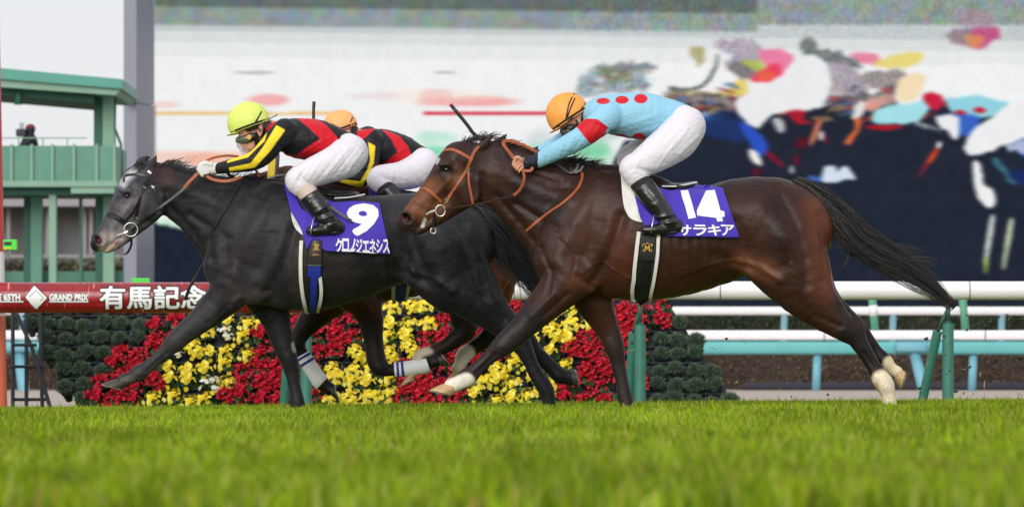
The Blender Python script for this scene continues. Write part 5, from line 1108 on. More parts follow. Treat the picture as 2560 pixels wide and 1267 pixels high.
stirrup(DA, 1622, 500, 1636, 538, -.34, sd1); stirrup(DA, 1622, 500, 1636, 538, .34, sd1)
def girth(sk, parent, L, M_, R, panel=None):
    gb = strap(sk, 'girth', M_[0], M_[1], m_girth, parent, .012, .004)
    strap(sk, 'girth_edge', L, 10, m_pad, gb, .01, .012); strap(sk, 'girth_edge', R, 9, m_pad, gb, .01, .012)
    return gb
gb = girth(skA, bayR, [(1597, 580), (1590, 640), (1585, 690), (1581, 730), (1586, 756)], ([(1620, 580), (1618, 640), (1611, 700), (1605, 756)], 44), [(1646, 590), (1643, 640), (1634, 700), (1624, 748)])
strap(skA, 'girth_buckle', [(1598, 648), (1616, 649), (1634, 649)], 4, m_blk, gb, .006, .02); strap(skA, 'girth_strap', [(1617, 652), (1612, 700), (1606, 752)], 20, m_blk, gb, .008, .018)
m0 = ((1611, 627), (1613, 611), (1618, 620), (1623, 611), (1625, 627), (1622, 627), (1621, 618), (1618, 625), (1615, 618), (1614, 627))
def arc(cx, cy, r, a0, a1, w=1.4):
    A = np.linspace(a0, a1, 10); return [(cx + (r + w / 2) * math.cos(a), cy + (r + w / 2) * math.sin(a)) for a in A] + [(cx + (r - w / 2) * math.cos(a), cy + (r - w / 2) * math.sin(a)) for a in A[::-1]]
poly_on(skA, [m0, arc(1609, 613, 3.4, 1.5, 6), arc(1627, 613, 3.4, -2.9, 1.6), arc(1610, 626, 2.6, 0, 4.4), arc(1626, 626, 2.6, -1.2, 3.1), arc(1618, 610, 2.6, 2.8, 6.6)], m_gold, gb, 'gold_emblem', .028)

# ---------------------------------------------------------------- number 9, the dark grey leader
DG = 31.0
gr_t = [([(582, 648, 58, 0, .85), (610, 612, 104, 0, .6), (660, 608, 146, 0, .68), (730, 614, 161, 0, .74), (800, 622, 152, 0, .82), (860, 622, 136, 0, .9), (920, 612, 122, 0, .92), (985, 598, 112, 0, .9), (1050, 593, 111, 0, .86), (1105, 600, 111, 0, .85), (1136, 612, 105, 0, .82)], .05),
        ([(385, 462, 46, 0, .55), (402, 470, 56, 0, .48), (444, 488, 61, 0, .46), (508, 520, 77, 0, .44), (566, 552, 102, 0, .44), (625, 580, 124, 0, .52)], .06),
        ([(400, 424, 12, 0, 1), (480, 444, 16, 0, 1), (560, 462, 18, 0, 1), (640, 468, 20, 0, 1), (700, 472, 22, 0, 1)], .05),
        ([(680, 500, 40, -.1, .6), (605, 590, 64, -.13, .5), (570, 665, 62, -.13, .55)], .05), ([(680, 500, 40, .1, .6), (605, 590, 64, .13, .5), (590, 665, 62, .13, .55)], .05),
        ([(690, 665, 48, -.17, .5), (630, 715, 46, -.16, .6)], .04), ([(690, 665, 48, .17, .5), (650, 715, 46, .15, .6)], .04),
        ([(1030, 640, 60, -.15, .5), (1075, 690, 54, -.14, .6), (1120, 730, 52, -.12, .8)], .04)]
gr_h = [([(372, 444, 42, 0, .72), (347, 462, 45, 0, .8), (326, 500, 43, 0, .74), (300, 548, 38, 0, .64), (272, 585, 30, 0, .66), (252, 604, 24, 0, .85), (245, 610, 20, 0, .9)], .03),
        ([(376, 508, 44, 0, .62), (346, 553, 28, 0, .55), (310, 592, 18, 0, .8), (284, 613, 14, 0, 1.1), (266, 623, 11, 0, 1.2)], .02),
        ([(378, 500, 28, -.05, .6), (384, 522, 26, -.05, .6)], .03), ([(378, 500, 28, .05, .6), (384, 522, 26, .05, .6)], .03),
        ([(240, 596, 12, -.04, .8), (250, 608, 11, -.04, .7)], .015), ([(240, 596, 12, .04, .8), (250, 608, 11, .04, .7)], .015),
        ([(366, 424, 10, -.05, .6), (380, 410, 11, -.055, .45), (387, 399, 7, -.055, .4), (391, 388, 2.5, -.055, .5)], .012), ([(340, 425, 10, .05, .6), (352, 404, 11, .055, .45), (366, 396, 7, .055, .4), (376, 392, 2.5, .055, .5)], .012),
        ([(302, 476, 6, -.082, 1), (328, 474, 8, -.085, 1)], .02), ([(302, 476, 6, .082, 1), (328, 474, 8, .085, 1)], .02)]
gr_l = [leg([(590, 700, 62, -.13, .8), (566, 738, 48, -.14, .8), (525, 780, 37, -.15, .8), (486, 812, 30, -.15, .8), (455, 838, 26, -.15, .85), (436, 856, 25, -.15, .9), (414, 878, 18, -.15, .8), (388, 900, 15.5, -.15, .75), (364, 920, 17, -.15, .8), (350, 931, 21, -.15, .85), (328, 943, 16, -.15, .9), (308, 951, 17, -.15, .95)], -.15),
        leg([(650, 715, 60, .12, .8), (682, 778, 42, .13, .8), (698, 826, 32, .13, .8), (712, 872, 27, .13, .85), (722, 900, 23, .13, .9), (730, 936, 17, .13, .8), (738, 975, 16, .13, .8), (744, 1008, 19, .13, .9)], .13),
        leg([(1110, 635, 100, -.1, .75), (1145, 690, 84, -.12, .7), (1196, 748, 60, -.13, .7), (1232, 782, 45, -.13, .7), (1262, 812, 36, -.13, .7), (1286, 836, 30, -.13, .75), (1302, 858, 26, -.13, .75), (1318, 888, 20, -.13, .8), (1338, 930, 18, -.13, .8), (1358, 962, 20, -.13, .85), (1368, 980, 19, -.13, .9), (1373, 1010, 16, -.13, .9)], -.13, .8, .02),
        leg([(1120, 640, 90, .1, .75), (1170, 720, 66, .13, .7), (1230, 780, 44, .14, .7), (1285, 822, 31, .14, .75), (1312, 848, 27, .14, .75), (1335, 876, 21, .14, .8), (1362, 902, 19, .14, .8), (1386, 924, 19, .14, .85), (1400, 938, 21, .14, .9), (1418, 943, 18, .14, .9), (1428, 944, 20, .14, 1)], .14, .8, .02)]
gr_s = [([(x - 815, y + 28) for x, y in p], r, a * s_) for p, r, a, s_ in [(s[0], s[1], s[2], 1) for s in bay_s[:12]]] + \
       [([(600, 742), (530, 800)], 8, .006, -1), ([(575, 760), (520, 808)], 6, -.006, -1), ([(640, 720), (700, 755)], 10, -.010), ([(560, 600), (575, 690)], 12, -.006), ([(420, 880), (370, 925)], 4, -.004, -1),
        ([(330, 512), (300, 545)], 6, .006), ([(362, 568), (392, 548), (410, 522), (408, 490)], 7, .006), ([(416, 480), (420, 530)], 8, -.008), ([(300, 488), (318, 478), (336, 486)], 6, .006), ([(318, 492)], 8, -.006), ([(350, 452), (358, 476)], 9, -.006),
        ([(242, 594), (248, 602)], 8, -.02), ([(232, 588), (246, 582), (262, 592), (262, 606)], 4.5, .006), ([(262, 628), (276, 612), (290, 602), (304, 592)], 3.5, -.008), ([(1150, 560), (1200, 640), (1220, 740)], 12, -.008), ([(1200, 740), (1260, 800)], 8, -.006, -1)]
GD = lin(24, 23, 26)
gr_p = [([(640, 620), (620, 700)], 40, lin(50, 40, 40), 70), ([(800, 560), (860, 700)], 36, lin(44, 38, 37), 60), ([(1000, 500), (1120, 520), (1190, 580)], 36, lin(46, 46, 51), 60), ([(600, 560), (680, 600), (640, 680)], 44, lin(46, 44, 49), 60), ([(600, 740), (680, 760)], 22, lin(64, 56, 58), 50), ([(760, 620), (760, 740)], 30, lin(58, 50, 48), 50),
        ([(345, 440), (290, 540)], 38, lin(60, 58, 67), 44), ([(330, 430), (305, 460)], 9, lin(206, 204, 208), 16), ([(318, 520), (280, 580), (330, 560)], 26, lin(106, 100, 106), 36), ([(340, 480), (350, 510)], 12, lin(116, 110, 116), 26), ([(262, 600), (300, 590), (290, 612)], 16, lin(166, 154, 150), 22), ([(255, 628), (284, 616)], 8, lin(176, 160, 140), 10), ([(300, 475), (290, 500)], 8, lin(70, 68, 84), 14),
        ([(380, 520), (370, 560)], 26, lin(54, 52, 56), 30), ([(318, 489)], 9, lin(34, 32, 36), 8), ([(243, 596), (248, 603)], 8, lin(20, 14, 16), 5), ([(247, 600)], 4, lin(130, 52, 52), 4), ([(296, 604), (289, 612)], 3.5, lin(112, 66, 62), 6), ([(236, 590), (230, 602)], 5, lin(60, 58, 64), 8), ([(375, 425), (385, 400)], 8, lin(40, 38, 42), 10), ([(400, 430), (430, 450)], 22, lin(50, 32, 32), 24),
        ([(500, 790), (430, 865), (360, 925)], 36, lin(52, 50, 52), 30, -1), ([(326, 947), (308, 951)], 9, lin(98, 92, 82), 14, -1), ([(1100, 760), (1240, 800)], 30, GD, 30), ([(1300, 860), (1400, 940)], 60, lin(26, 25, 30), 30), ([(690, 790), (745, 1010)], 60, lin(30, 29, 32), 40, 1), ([(733, 860), (737, 876)], 5, lin(150, 150, 140), 5, 1)]
m_gry = coat('grey_coat', .5, .05, .22)
gryR, gryB, skG = horse(DG, gr_t, gr_h, gr_l, gr_s, lin(29, 27, 30), gr_p, m_gry, 'near-black grey racehorse with a pale face, wearing the number 9 cloth', 760, dapple=(lin(60, 59, 65), .34))
eye(gryR, skG, 318, 491, 7)
for args in ((-.15, (306, 952), (283, 966), (-52, -15), 54, m_hoofd), (.13, (745, 1012), (742, 1034), (-1, 0), 42, m_hoofd), (-.13, (1374, 1012), (1370, 1034), (-1, 0), 42, m_hoofd), (.14, (1424, 944), (1441, 945), (.25, 1), 52, m_hoofd)):
    hoof(gryR, DG, args[0], args[1], args[2], args[3], args[4], args[5], m_shoe)
tail(gryR, DG, [(1160, 506, 12), (1200, 525, 24), (1240, 558, 38), (1275, 605, 40), (1305, 650, 36), (1328, 695, 26), (1345, 735, 12)], m_hair, lin(36, 36, 41), 2700, wisps=(([(1260, 620), (1290, 690), (1296, 750)], 8, 30, 1.5), ([(1290, 640), (1320, 710), (1322, 755)], 8, 30, 1.2)))
mane(gryR, DG, [((388, 420), (430, 428), (52, -18), 12, 130, 7), ((420, 428), (470, 436), (42, -12), 9, 130, 6), ((340, 412), (378, 402), (-22, 22), 5, 160, 5), ((345, 405), (375, 400), (-34, 36), 4, 90, 5), ((470, 436), (560, 448), (26, -6), 5, 140, 5), ((560, 448), (650, 458), (34, -10), 6, 260, 7), ((600, 448), (650, 456), (20, -24), 5, 60, 6), ((650, 460), (700, 462), (30, 4), 3, 80, 4)], m_hair, lin(22, 20, 22))
gb_ = strap(skG, 'bridle', [(388, 405), (380, 424), (373, 440), (362, 466), (350, 496), (343, 526), (338, 548)], 7, m_blk, gryR)
strap(skG, 'browband', [(299, 449), (308, 441), (330, 437), (352, 437), (374, 441)], 7, m_blk, gb_)
strap(skG, 'cheek_strap', [(358, 474), (346, 504), (332, 530), (314, 551)], 5, m_blk, gb_)
strap(skG, 'throat_strap', [(375, 446), (382, 466), (393, 492), (404, 517), (406, 534)], 5.5, m_blk, gb_)
strap(skG, 'noseband', [(257, 532), (268, 532), (284, 536), (300, 545), (315, 556)], 7, m_blk, gb_); strap(skG, 'noseband', [(268, 540), (286, 545), (302, 554), (316, 566)], 4, m_blk, gb_)
for x, y in ((374, 432), (362, 468), (381, 467), (343, 545)): strap(skG, 'buckle', [(x - 4, y - 3), (x, y), (x + 4, y + 3)], 6, m_steel, gb_, .005, .006)
ring('bit_ring', 327, 574, DG, -.085, 17, 1.7, m_steel, gb_); loose('bit_bar', [(320, 578, -.09), (306, 584, -.08), (293, 589, -.06)], DG, 5, m_steel, gb_)
loose('chin_loop', [(328, 592, -.08), (328, 612, -.06), (318, 632, -.04), (304, 634, -.03), (296, 622, -.02), (300, 606, -.03)], DG, 6, m_blk, gb_)
strap(skG, 'rein_cross_strap', [(329, 578), (352, 556), (380, 538), (404, 530)], 6, m_blk, gb_)
rn = loose('rein', [(378, 534, -.1), (398, 520, -.12), (425, 500, -.13), (452, 479, -.14), (464, 467, -.14)], DG, 7, m_blk, gryR)
loose('tan_grip', [(461, 469, -.145), (476, 452, -.15), (491, 437, -.15), (500, 430, -.14)], DG, 9, m_tan, rn)
loose('tan_grip', [(508, 412, -.12), (518, 402, -.1), (538, 394, -.08), (566, 390, -.05), (596, 392, 0)], DG, 7, m_tan, rn, face=(0, -1, .8)); loose('tan_grip', [(510, 436, -.14), (530, 448, -.16), (556, 453, -.18), (580, 451, -.18), (602, 443, -.16)], DG, 8.5, m_tan, rn, face=(0, -1, .3)); loose('tan_grip', [(634, 418, -.1), (642, 430, -.1), (648, 442, -.1)], DG, 6, m_tan, rn)
strap(skG, 'neck_strap', [(598, 468), (585, 490), (566, 522), (548, 552), (530, 582)], 5, m_blk, gryR)
cloth(skG, 'saddle_pad', [(726, 505), (728, 535), (732, 556), (740, 573), (755, 587)], [(760, 505), (762, 530), (763, 550), (764, 570), (764, 587)], m_pad, gryR, .010, 30, 14, .001, .008, join=False)
loose('pad_edge', [(836, 496, -.17), (870, 494, -.16), (900, 489, -.12), (912, 486, -.1)], DG, 4, m_pad, gryR, .004, (0, -.6, 1))
cl, skD = cloth(skG, 'saddle_cloth', [(711, 460), (745, 472), (800, 490), (834, 505), (880, 503), (920, 505), (948, 508)], [(728, 530), (744, 556), (757, 584), (768, 622), (779, 602), (804, 602), (811, 626), (870, 630), (925, 633), (977, 636)], m_blue, gryR, .022, 90, 34, .007, .003, .01)
letter_on(skD, '9', ((874, 513), (946, 513), (928, 588), (874, 584)), .045, m_num, cl)
for i, ch in enumerate('クロノジェネシス'):
    x = 839 + i * 16.9; y = 597 + i * .35; dy = 5 if ch == 'ェ' else 0
    letter_on(skD, ch, ((x, y + dy), (x + 15.5, y + dy), (x + 16.5, y + 33), (x + 1, y + 32)), .03, m_num, cl, 'name_lettering')
Fs = Field(W(720, 540, DG) + Vector((0, -.33, -.1)), W(930, 430, DG) + Vector((0, .33, .05)), .012)
Fs.tube(tpx([(745, 470, 14, 0, 5), (800, 486, 12, 0, 5.5), (850, 490, 12, 0, 6), (890, 488, 10, 0, 4)], DG), .01)
for s_ in (-1, 1): Fs.tube(tpx([(750, 478, 14, s_ * .2, .8), (760, 500, 17, s_ * .26, .5), (775, 530, 15, s_ * .28, .5)], DG), .02)
V, Q = Fs.surf(); sd2 = mesh('saddle', relax(V, Q, 2), Q, m_blk, gryR)
stirrup(DG, 772, 505, 786, 543, -.35, sd2); stirrup(DG, 772, 505, 786, 543, .35, sd2)
loose('surcingle_end', [(820, 512, -.31), (845, 530, -.32), (866, 545, -.33), (879, 552, -.33)], DG, 7, m_blk, sd2)
gb = girth(skG, gryR, [(755, 602), (752, 650), (753, 700), (759, 745), (766, 775)], ([(790, 600), (786, 660), (783, 710), (782, 774)], 40), [(800, 690), (803, 720), (801, 750), (793, 774)])
m_brz = mat('bronze_panel', lin(60, 48, 42), .35, noise=(10, .2)); strap(skG, 'bronze_panel', [(791, 600), (789, 642)], 29, m_brz, gb, .004, .018)
strap(skG, 'girth_buckle', [(787, 661), (786, 690)], 33, m_strapb, gb, .006, .018); strap(skG, 'girth_strap', [(786, 688), (784, 730), (782, 768)], 17, m_strapb, gb, .008, .018); strap(skG, 'buckle_edge', [(770, 661), (787, 661), (803, 661)], 2.5, m_steel, gb, .004, .025)
letter_on(skG, '友', ((784, 608), (799, 608), (799, 626), (784, 626)), .02, m_gold, gb, 'gold_lettering', .028); letter_on(skG, '一', ((782, 636), (797, 636), (797, 637.5), (782, 637.5)), 0.0, m_gold, gb, 'gold_lettering', .028)

# ---------------------------------------------------------------- the brown horse on the far side
DH = 32.0
br_t = [([(802, 650, 58, 0, .85), (835, 620, 100, 0, .62), (885, 612, 132, 0, .7), (950, 612, 141, 0, .78), (1010, 610, 134, 0, .85), (1065, 602, 119, 0, .9), (1130, 596, 110, 0, .9), (1190, 606, 108, 0, .86), (1226, 614, 106, 0, .82)], .05),
        ([(640, 470, 36, 0, .5), (668, 476, 46, 0, .5), (720, 474, 60, 0, .46), (790, 512, 82, 0, .44), (850, 555, 112, 0, .5)], .06),
        ([(900, 660, 46, -.16, .5), (855, 700, 44, -.15, .6)], .04), ([(1110, 650, 55, -.14, .5), (1150, 700, 50, -.13, .6)], .04)]
br_h = [([(640, 474, 36, 0, .72), (606, 494, 38, 0, .78), (572, 518, 30, 0, .66), (548, 540, 24, 0, .8), (538, 548, 20, 0, .85)], .03), ([(624, 506, 34, 0, .6), (580, 540, 20, 0, .6), (556, 556, 13, 0, 1)], .02),
        ([(650, 450, 9, -.05, .6), (664, 440, 9, -.05, .45), (674, 434, 3, -.05, .5)], .01), ([(650, 450, 9, .05, .6), (664, 440, 9, .05, .45), (674, 434, 3, .05, .5)], .01)]
br_l = [leg([(872, 715, 62, -.13, .8), (905, 748, 46, -.14, .8), (924, 790, 34, -.14, .8), (934, 850, 25, -.14, .85), (940, 895, 24, -.14, .9), (948, 915, 23, -.14, .9), (968, 924, 17, -.14, .8), (1010, 923, 15, -.14, .8), (1045, 916, 17, -.14, .85), (1060, 912, 20, -.14, .9), (1078, 906, 15, -.14, .9), (1090, 903, 16, -.14, 1)], -.14),
        leg([(840, 725, 58, .12, .8), (802, 770, 42, .13, .8), (772, 806, 30, .13, .8), (748, 838, 23, .13, .85), (743, 856, 22, .13, .9), (755, 885, 16, .13, .8), (776, 918, 15, .13, .8), (795, 945, 17, .13, .85), (804, 956, 19, .13, .9), (818, 968, 16, .13, .9), (824, 972, 17, .13, 1)], .13),
        leg([(1200, 640, 92, -.09, .75), (1185, 705, 76, -.12, .7), (1160, 752, 46, -.13, .7), (1160, 790, 36, -.13, .75), (1164, 822, 28, -.13, .8), (1140, 846, 22, -.13, .8), (1108, 868, 18, -.13, .8), (1072, 884, 19, -.13, .85), (1054, 893, 21, -.13, .9), (1042, 912, 16, -.13, .9), (1034, 926, 17, -.13, 1)], -.13, .8, .02),
        leg([(1210, 640, 92, .09, .75), (1222, 710, 66, .13, .7), (1226, 765, 40, .14, .75), (1232, 805, 30, .14, .8), (1236, 826, 26, .14, .8), (1210, 850, 20, .14, .8), (1180, 872, 18, .14, .8), (1160, 888, 20, .14, .9), (1152, 908, 15, .14, .9), (1144, 920, 16, .14, 1)], .14, .8, .02)]
br_s = [([(870, 560), (850, 640)], 15, -.01), ([(900, 745), (925, 780)], 8, .006, -1), ([(1200, 560), (1250, 640), (1260, 720)], 12, -.008), ([(1060, 600), (1085, 660)], 18, -.012)]
B3 = lin(34, 24, 24)
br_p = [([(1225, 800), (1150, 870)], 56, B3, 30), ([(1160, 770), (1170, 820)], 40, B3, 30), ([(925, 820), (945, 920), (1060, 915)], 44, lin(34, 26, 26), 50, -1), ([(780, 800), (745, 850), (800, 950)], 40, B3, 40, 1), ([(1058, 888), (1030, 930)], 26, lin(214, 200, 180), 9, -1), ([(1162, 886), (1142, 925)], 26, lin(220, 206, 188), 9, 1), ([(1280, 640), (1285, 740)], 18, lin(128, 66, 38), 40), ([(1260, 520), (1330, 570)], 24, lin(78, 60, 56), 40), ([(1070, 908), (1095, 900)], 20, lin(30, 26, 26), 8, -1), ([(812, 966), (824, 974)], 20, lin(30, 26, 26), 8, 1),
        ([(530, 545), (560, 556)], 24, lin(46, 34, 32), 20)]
m_brw = coat('brown_coat', .46, .03, .25)
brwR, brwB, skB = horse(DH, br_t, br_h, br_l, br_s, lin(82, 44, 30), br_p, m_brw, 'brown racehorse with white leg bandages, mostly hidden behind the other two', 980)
eye(brwR, skB, 596, 490, 7)
for args in ((-.14, (1088, 904), (1112, 898), (.66, .74), 40, m_hoofd), (.13, (820, 970), (840, 983), (.35, 1), 46, m_hoofd), (-.13, (1033, 928), (1019, 955), (-.9, .5), 42, m_hooft), (.14, (1143, 922), (1128, 944), (-.8, .6), 42, m_hooft)):
    hoof(brwR, DH, args[0], args[1], args[2], args[3], args[4], args[5], m_shoe)
def bandage(lat, pts, stripes):
    P = tpx([(x, y, r, lat) for x, y, r in pts], DH); Q = catmull(np.hstack([P[:, :4], np.ones((len(P), 1))]), lambda r: .006)
    o = MB().tube([q[:3] for q in Q], [q[3] for q in Q], 24).build('leg_bandage', m_band, brwR, True)
    for a, b in stripes:
        A = np.array([a[0], a[1]]); B = np.array([b[0], b[1]]); i = [int(np.argmin(np.hypot((Q[:, 0] * F0 / Q[:, 1] + 1280) - p[0], 941 - (Q[:, 2] - HC) * F0 / Q[:, 1] - p[1]))) for p in (A, B)]
        i0, i1 = min(i), max(max(i), min(i) + 1); MB().tube([q[:3] for q in Q[i0:i1 + 1]], [q[3] + .0015 for q in Q[i0:i1 + 1]], 24).build('blue_stripe', m_bblue, o, True)
bandage(-.14, [(986, 924, 19), (1010, 922, 19), (1040, 917, 19.5), (1058, 913, 22), (1070, 909, 20)], (((992, 923), (997, 923)), ((1005, 922), (1010, 922))))
bandage(.13, [(757, 886, 19), (770, 908, 19), (788, 935, 19.5), (800, 952, 21), (806, 958, 19)], (((759, 890), (762, 895)), ((767, 902), (770, 907))))
tail(brwR, DH, [(1245, 520, 12), (1290, 535, 24), (1340, 570, 34), (1400, 620, 34), (1450, 680, 20)], m_hair, lin(30, 26, 26), 400)
mane(brwR, DH, [((640, 440), (760, 425), (26, 12), 5, 300, 6)], m_hair, lin(24, 20, 20))
loose('neck_band', [(681, 385, -.12), (679, 420, -.13), (676, 466, -.14)], DH, 19, mat('yellow_strap', lin(222, 190, 40), .6), brwR); loose('neck_band', [(695, 385, -.115), (693, 420, -.125), (690, 466, -.135)], DH, 9, m_blk, brwR)
bq = strap(skB, 'bridle', [(655, 440), (645, 465), (615, 500), (585, 530)], 7, m_blk, brwR); strap(skB, 'noseband', [(560, 508), (574, 516), (586, 534)], 6, m_blk, bq)
loose('rein', [(575, 545, -.1), (640, 470, -.14), (690, 440, -.16), (740, 440, -.16)], DH, 6, m_blk, brwR)
cl, skE = cloth(skB, 'saddle_cloth', [(920, 470), (980, 480), (1060, 500), (1120, 500)], [(940, 600), (980, 625), (1080, 630), (1150, 636)], m_blue, brwR, .022, 40, 20, .005)
gb = girth(skB, brwR, [(990, 600), (985, 690), (982, 752)], ([(1005, 600), (1003, 700), (1001, 755)], 34), [(1022, 600), (1024, 690), (1014, 744)])
strap(skB, 'girth_strap', [(1006, 620), (1004, 700), (1002, 746)], 26, m_strapb, gb, .008, .016)
Fs = Field(W(920, 540, DH) + Vector((0, -.33, -.1)), W(1100, 440, DH) + Vector((0, .33, .05)), .014)
Fs.tube(tpx([(950, 478, 12, 0, 5), (1000, 490, 12, 0, 5.5), (1070, 490, 10, 0, 5)], DH), .01)
V, Q = Fs.surf(); mesh('saddle', relax(V, Q, 2), Q, m_blk, brwR)
# ================================================================ RIDERS
SKIN = lin(206, 150, 124)
m_skin = mat('skin', rough=.5, attr=True, subsurf=.15); m_silk = mat('silks', rough=.55, attr=True, sheen=.06, spec=.3, bump=(26, .55, .010, (1, 1, 2)))
m_pants = mat('breeches_white', lin(224, 220, 228), .7, bump=(18, .5, .010, (1, 1, 2.6)), sheen=.15)
m_boot = mat('boot_black', lin(22, 22, 25), .3, bump=(12, .6, .008, (1, 1, 2.5)), coat=.3); m_sock = mat('sock_black', lin(26, 26, 34), .8); m_stock = mat('stocking_beige', lin(206, 186, 176), .75, noise=(20, .05))
m_glove = mat('glove_white', lin(226, 222, 218), .7, bump=(60, .5, .002)); m_lens = mat('goggle_lens', lin(84, 92, 76), .12, coat=.6); m_gfr = mat('goggle_frame', lin(20, 20, 24), .4); m_rub = mat('helmet_band', lin(34, 26, 26), .6)
m_hy = mat('helmet_yellow', lin(218, 234, 112), .5, bump=(14, .35, .004)); m_ho = mat('helmet_orange', lin(244, 164, 72), .5, bump=(14, .5, .006)); m_ho2 = mat('helmet_pale_orange', lin(244, 176, 108), .5, bump=(14, .4, .006))
m_shld = bpy.data.materials.new('face_shield'); m_shld.use_nodes = True; b_ = m_shld.node_tree.nodes['Principled BSDF']; b_.inputs['Base Color'].default_value = (.8, .82, .82, 1); b_.inputs['Roughness'].default_value = .12; b_.inputs['Alpha'].default_value = .35
def fold(V, N, strokes, d):              # cloth folds: (px line, radius, amp)
    X, Y = pxy(V); D = np.zeros(len(V))
    for p, r, amp in strokes:
        Q = np.full(len(V), 1e9)
        for a, b in zip(p[:-1], p[1:]):
            dx, dy = b[0] - a[0], b[1] - a[1]; t = np.clip(((X - a[0]) * dx + (Y - a[1]) * dy) / (dx * dx + dy * dy + 1e-9), 0, 1); Q = np.minimum(Q, np.hypot(X - a[0] - t * dx, Y - a[1] - t * dy))
        D += amp * np.exp(-(Q / r) ** 2)
    return V + N * D[:, None]
def pcut(Fb, d, p, nrm):                 # cut by a plane seen edge-on, given in photo coordinates
    q = W(p[0], p[1], d); Fb.cut(q, (nrm[0], 0, -nrm[1]))
def grow(name, d, tubes, m, parent, vox=.006, add=0., cuts=(), pre=(), wr_=.0035, folds=(), ells=(), colf=None, it=1, freq=16):
    P = [tpx(t, d) for t in tubes]
    for p in P: p[:, 3] += add
    A = np.vstack(P); Rm = (A[:, 3] * np.maximum(1, A[:, 4]))[:, None] + .02
    Fb = Field((A[:, :3] - Rm).min(0), (A[:, :3] + Rm).max(0), vox)
    for ip, p in enumerate(P):
        Fb.tube(p, float(np.clip(p[:, 3].min() * .4, .0025, .022)))
        if ip == 0:
            for c in pre: pcut(Fb, d, c[0], c[1])
    for e in ells: Fb.ell(*e)
    for c in cuts: pcut(Fb, d, c[0], c[1])
    V, Q = Fb.surf(); V = relax(V, Q, it); N = vnormals(V, Q)
    if wr_: V = V + N * ((fbm(V * [1, 1, 1.5], freq, 3) - .5) * 2 * wr_)[:, None]
    if folds: V = fold(V, N, folds, d)
    C = colf(V) if colf else None
    return mesh(name, V, Q, m, parent, True, C), Skin(V, Q, d)
def softset(C, X, Y, poly, col, mask=True):
    m = sum(inpoly(X + a, Y + b, poly) for a, b in ((0, 0), (1, 0), (-1, 0), (0, 1), (0, -1), (.7, .7), (-.7, -.7), (.7, -.7), (-.7, .7))) / 9. * mask
    C[:] = C + (np.array(col[:3]) - C) * m[:, None]
def mir(t): return [(p[0], p[1], p[2], -(p[3] if len(p) > 3 else 0), p[4] if len(p) > 4 else 1) for p in t]
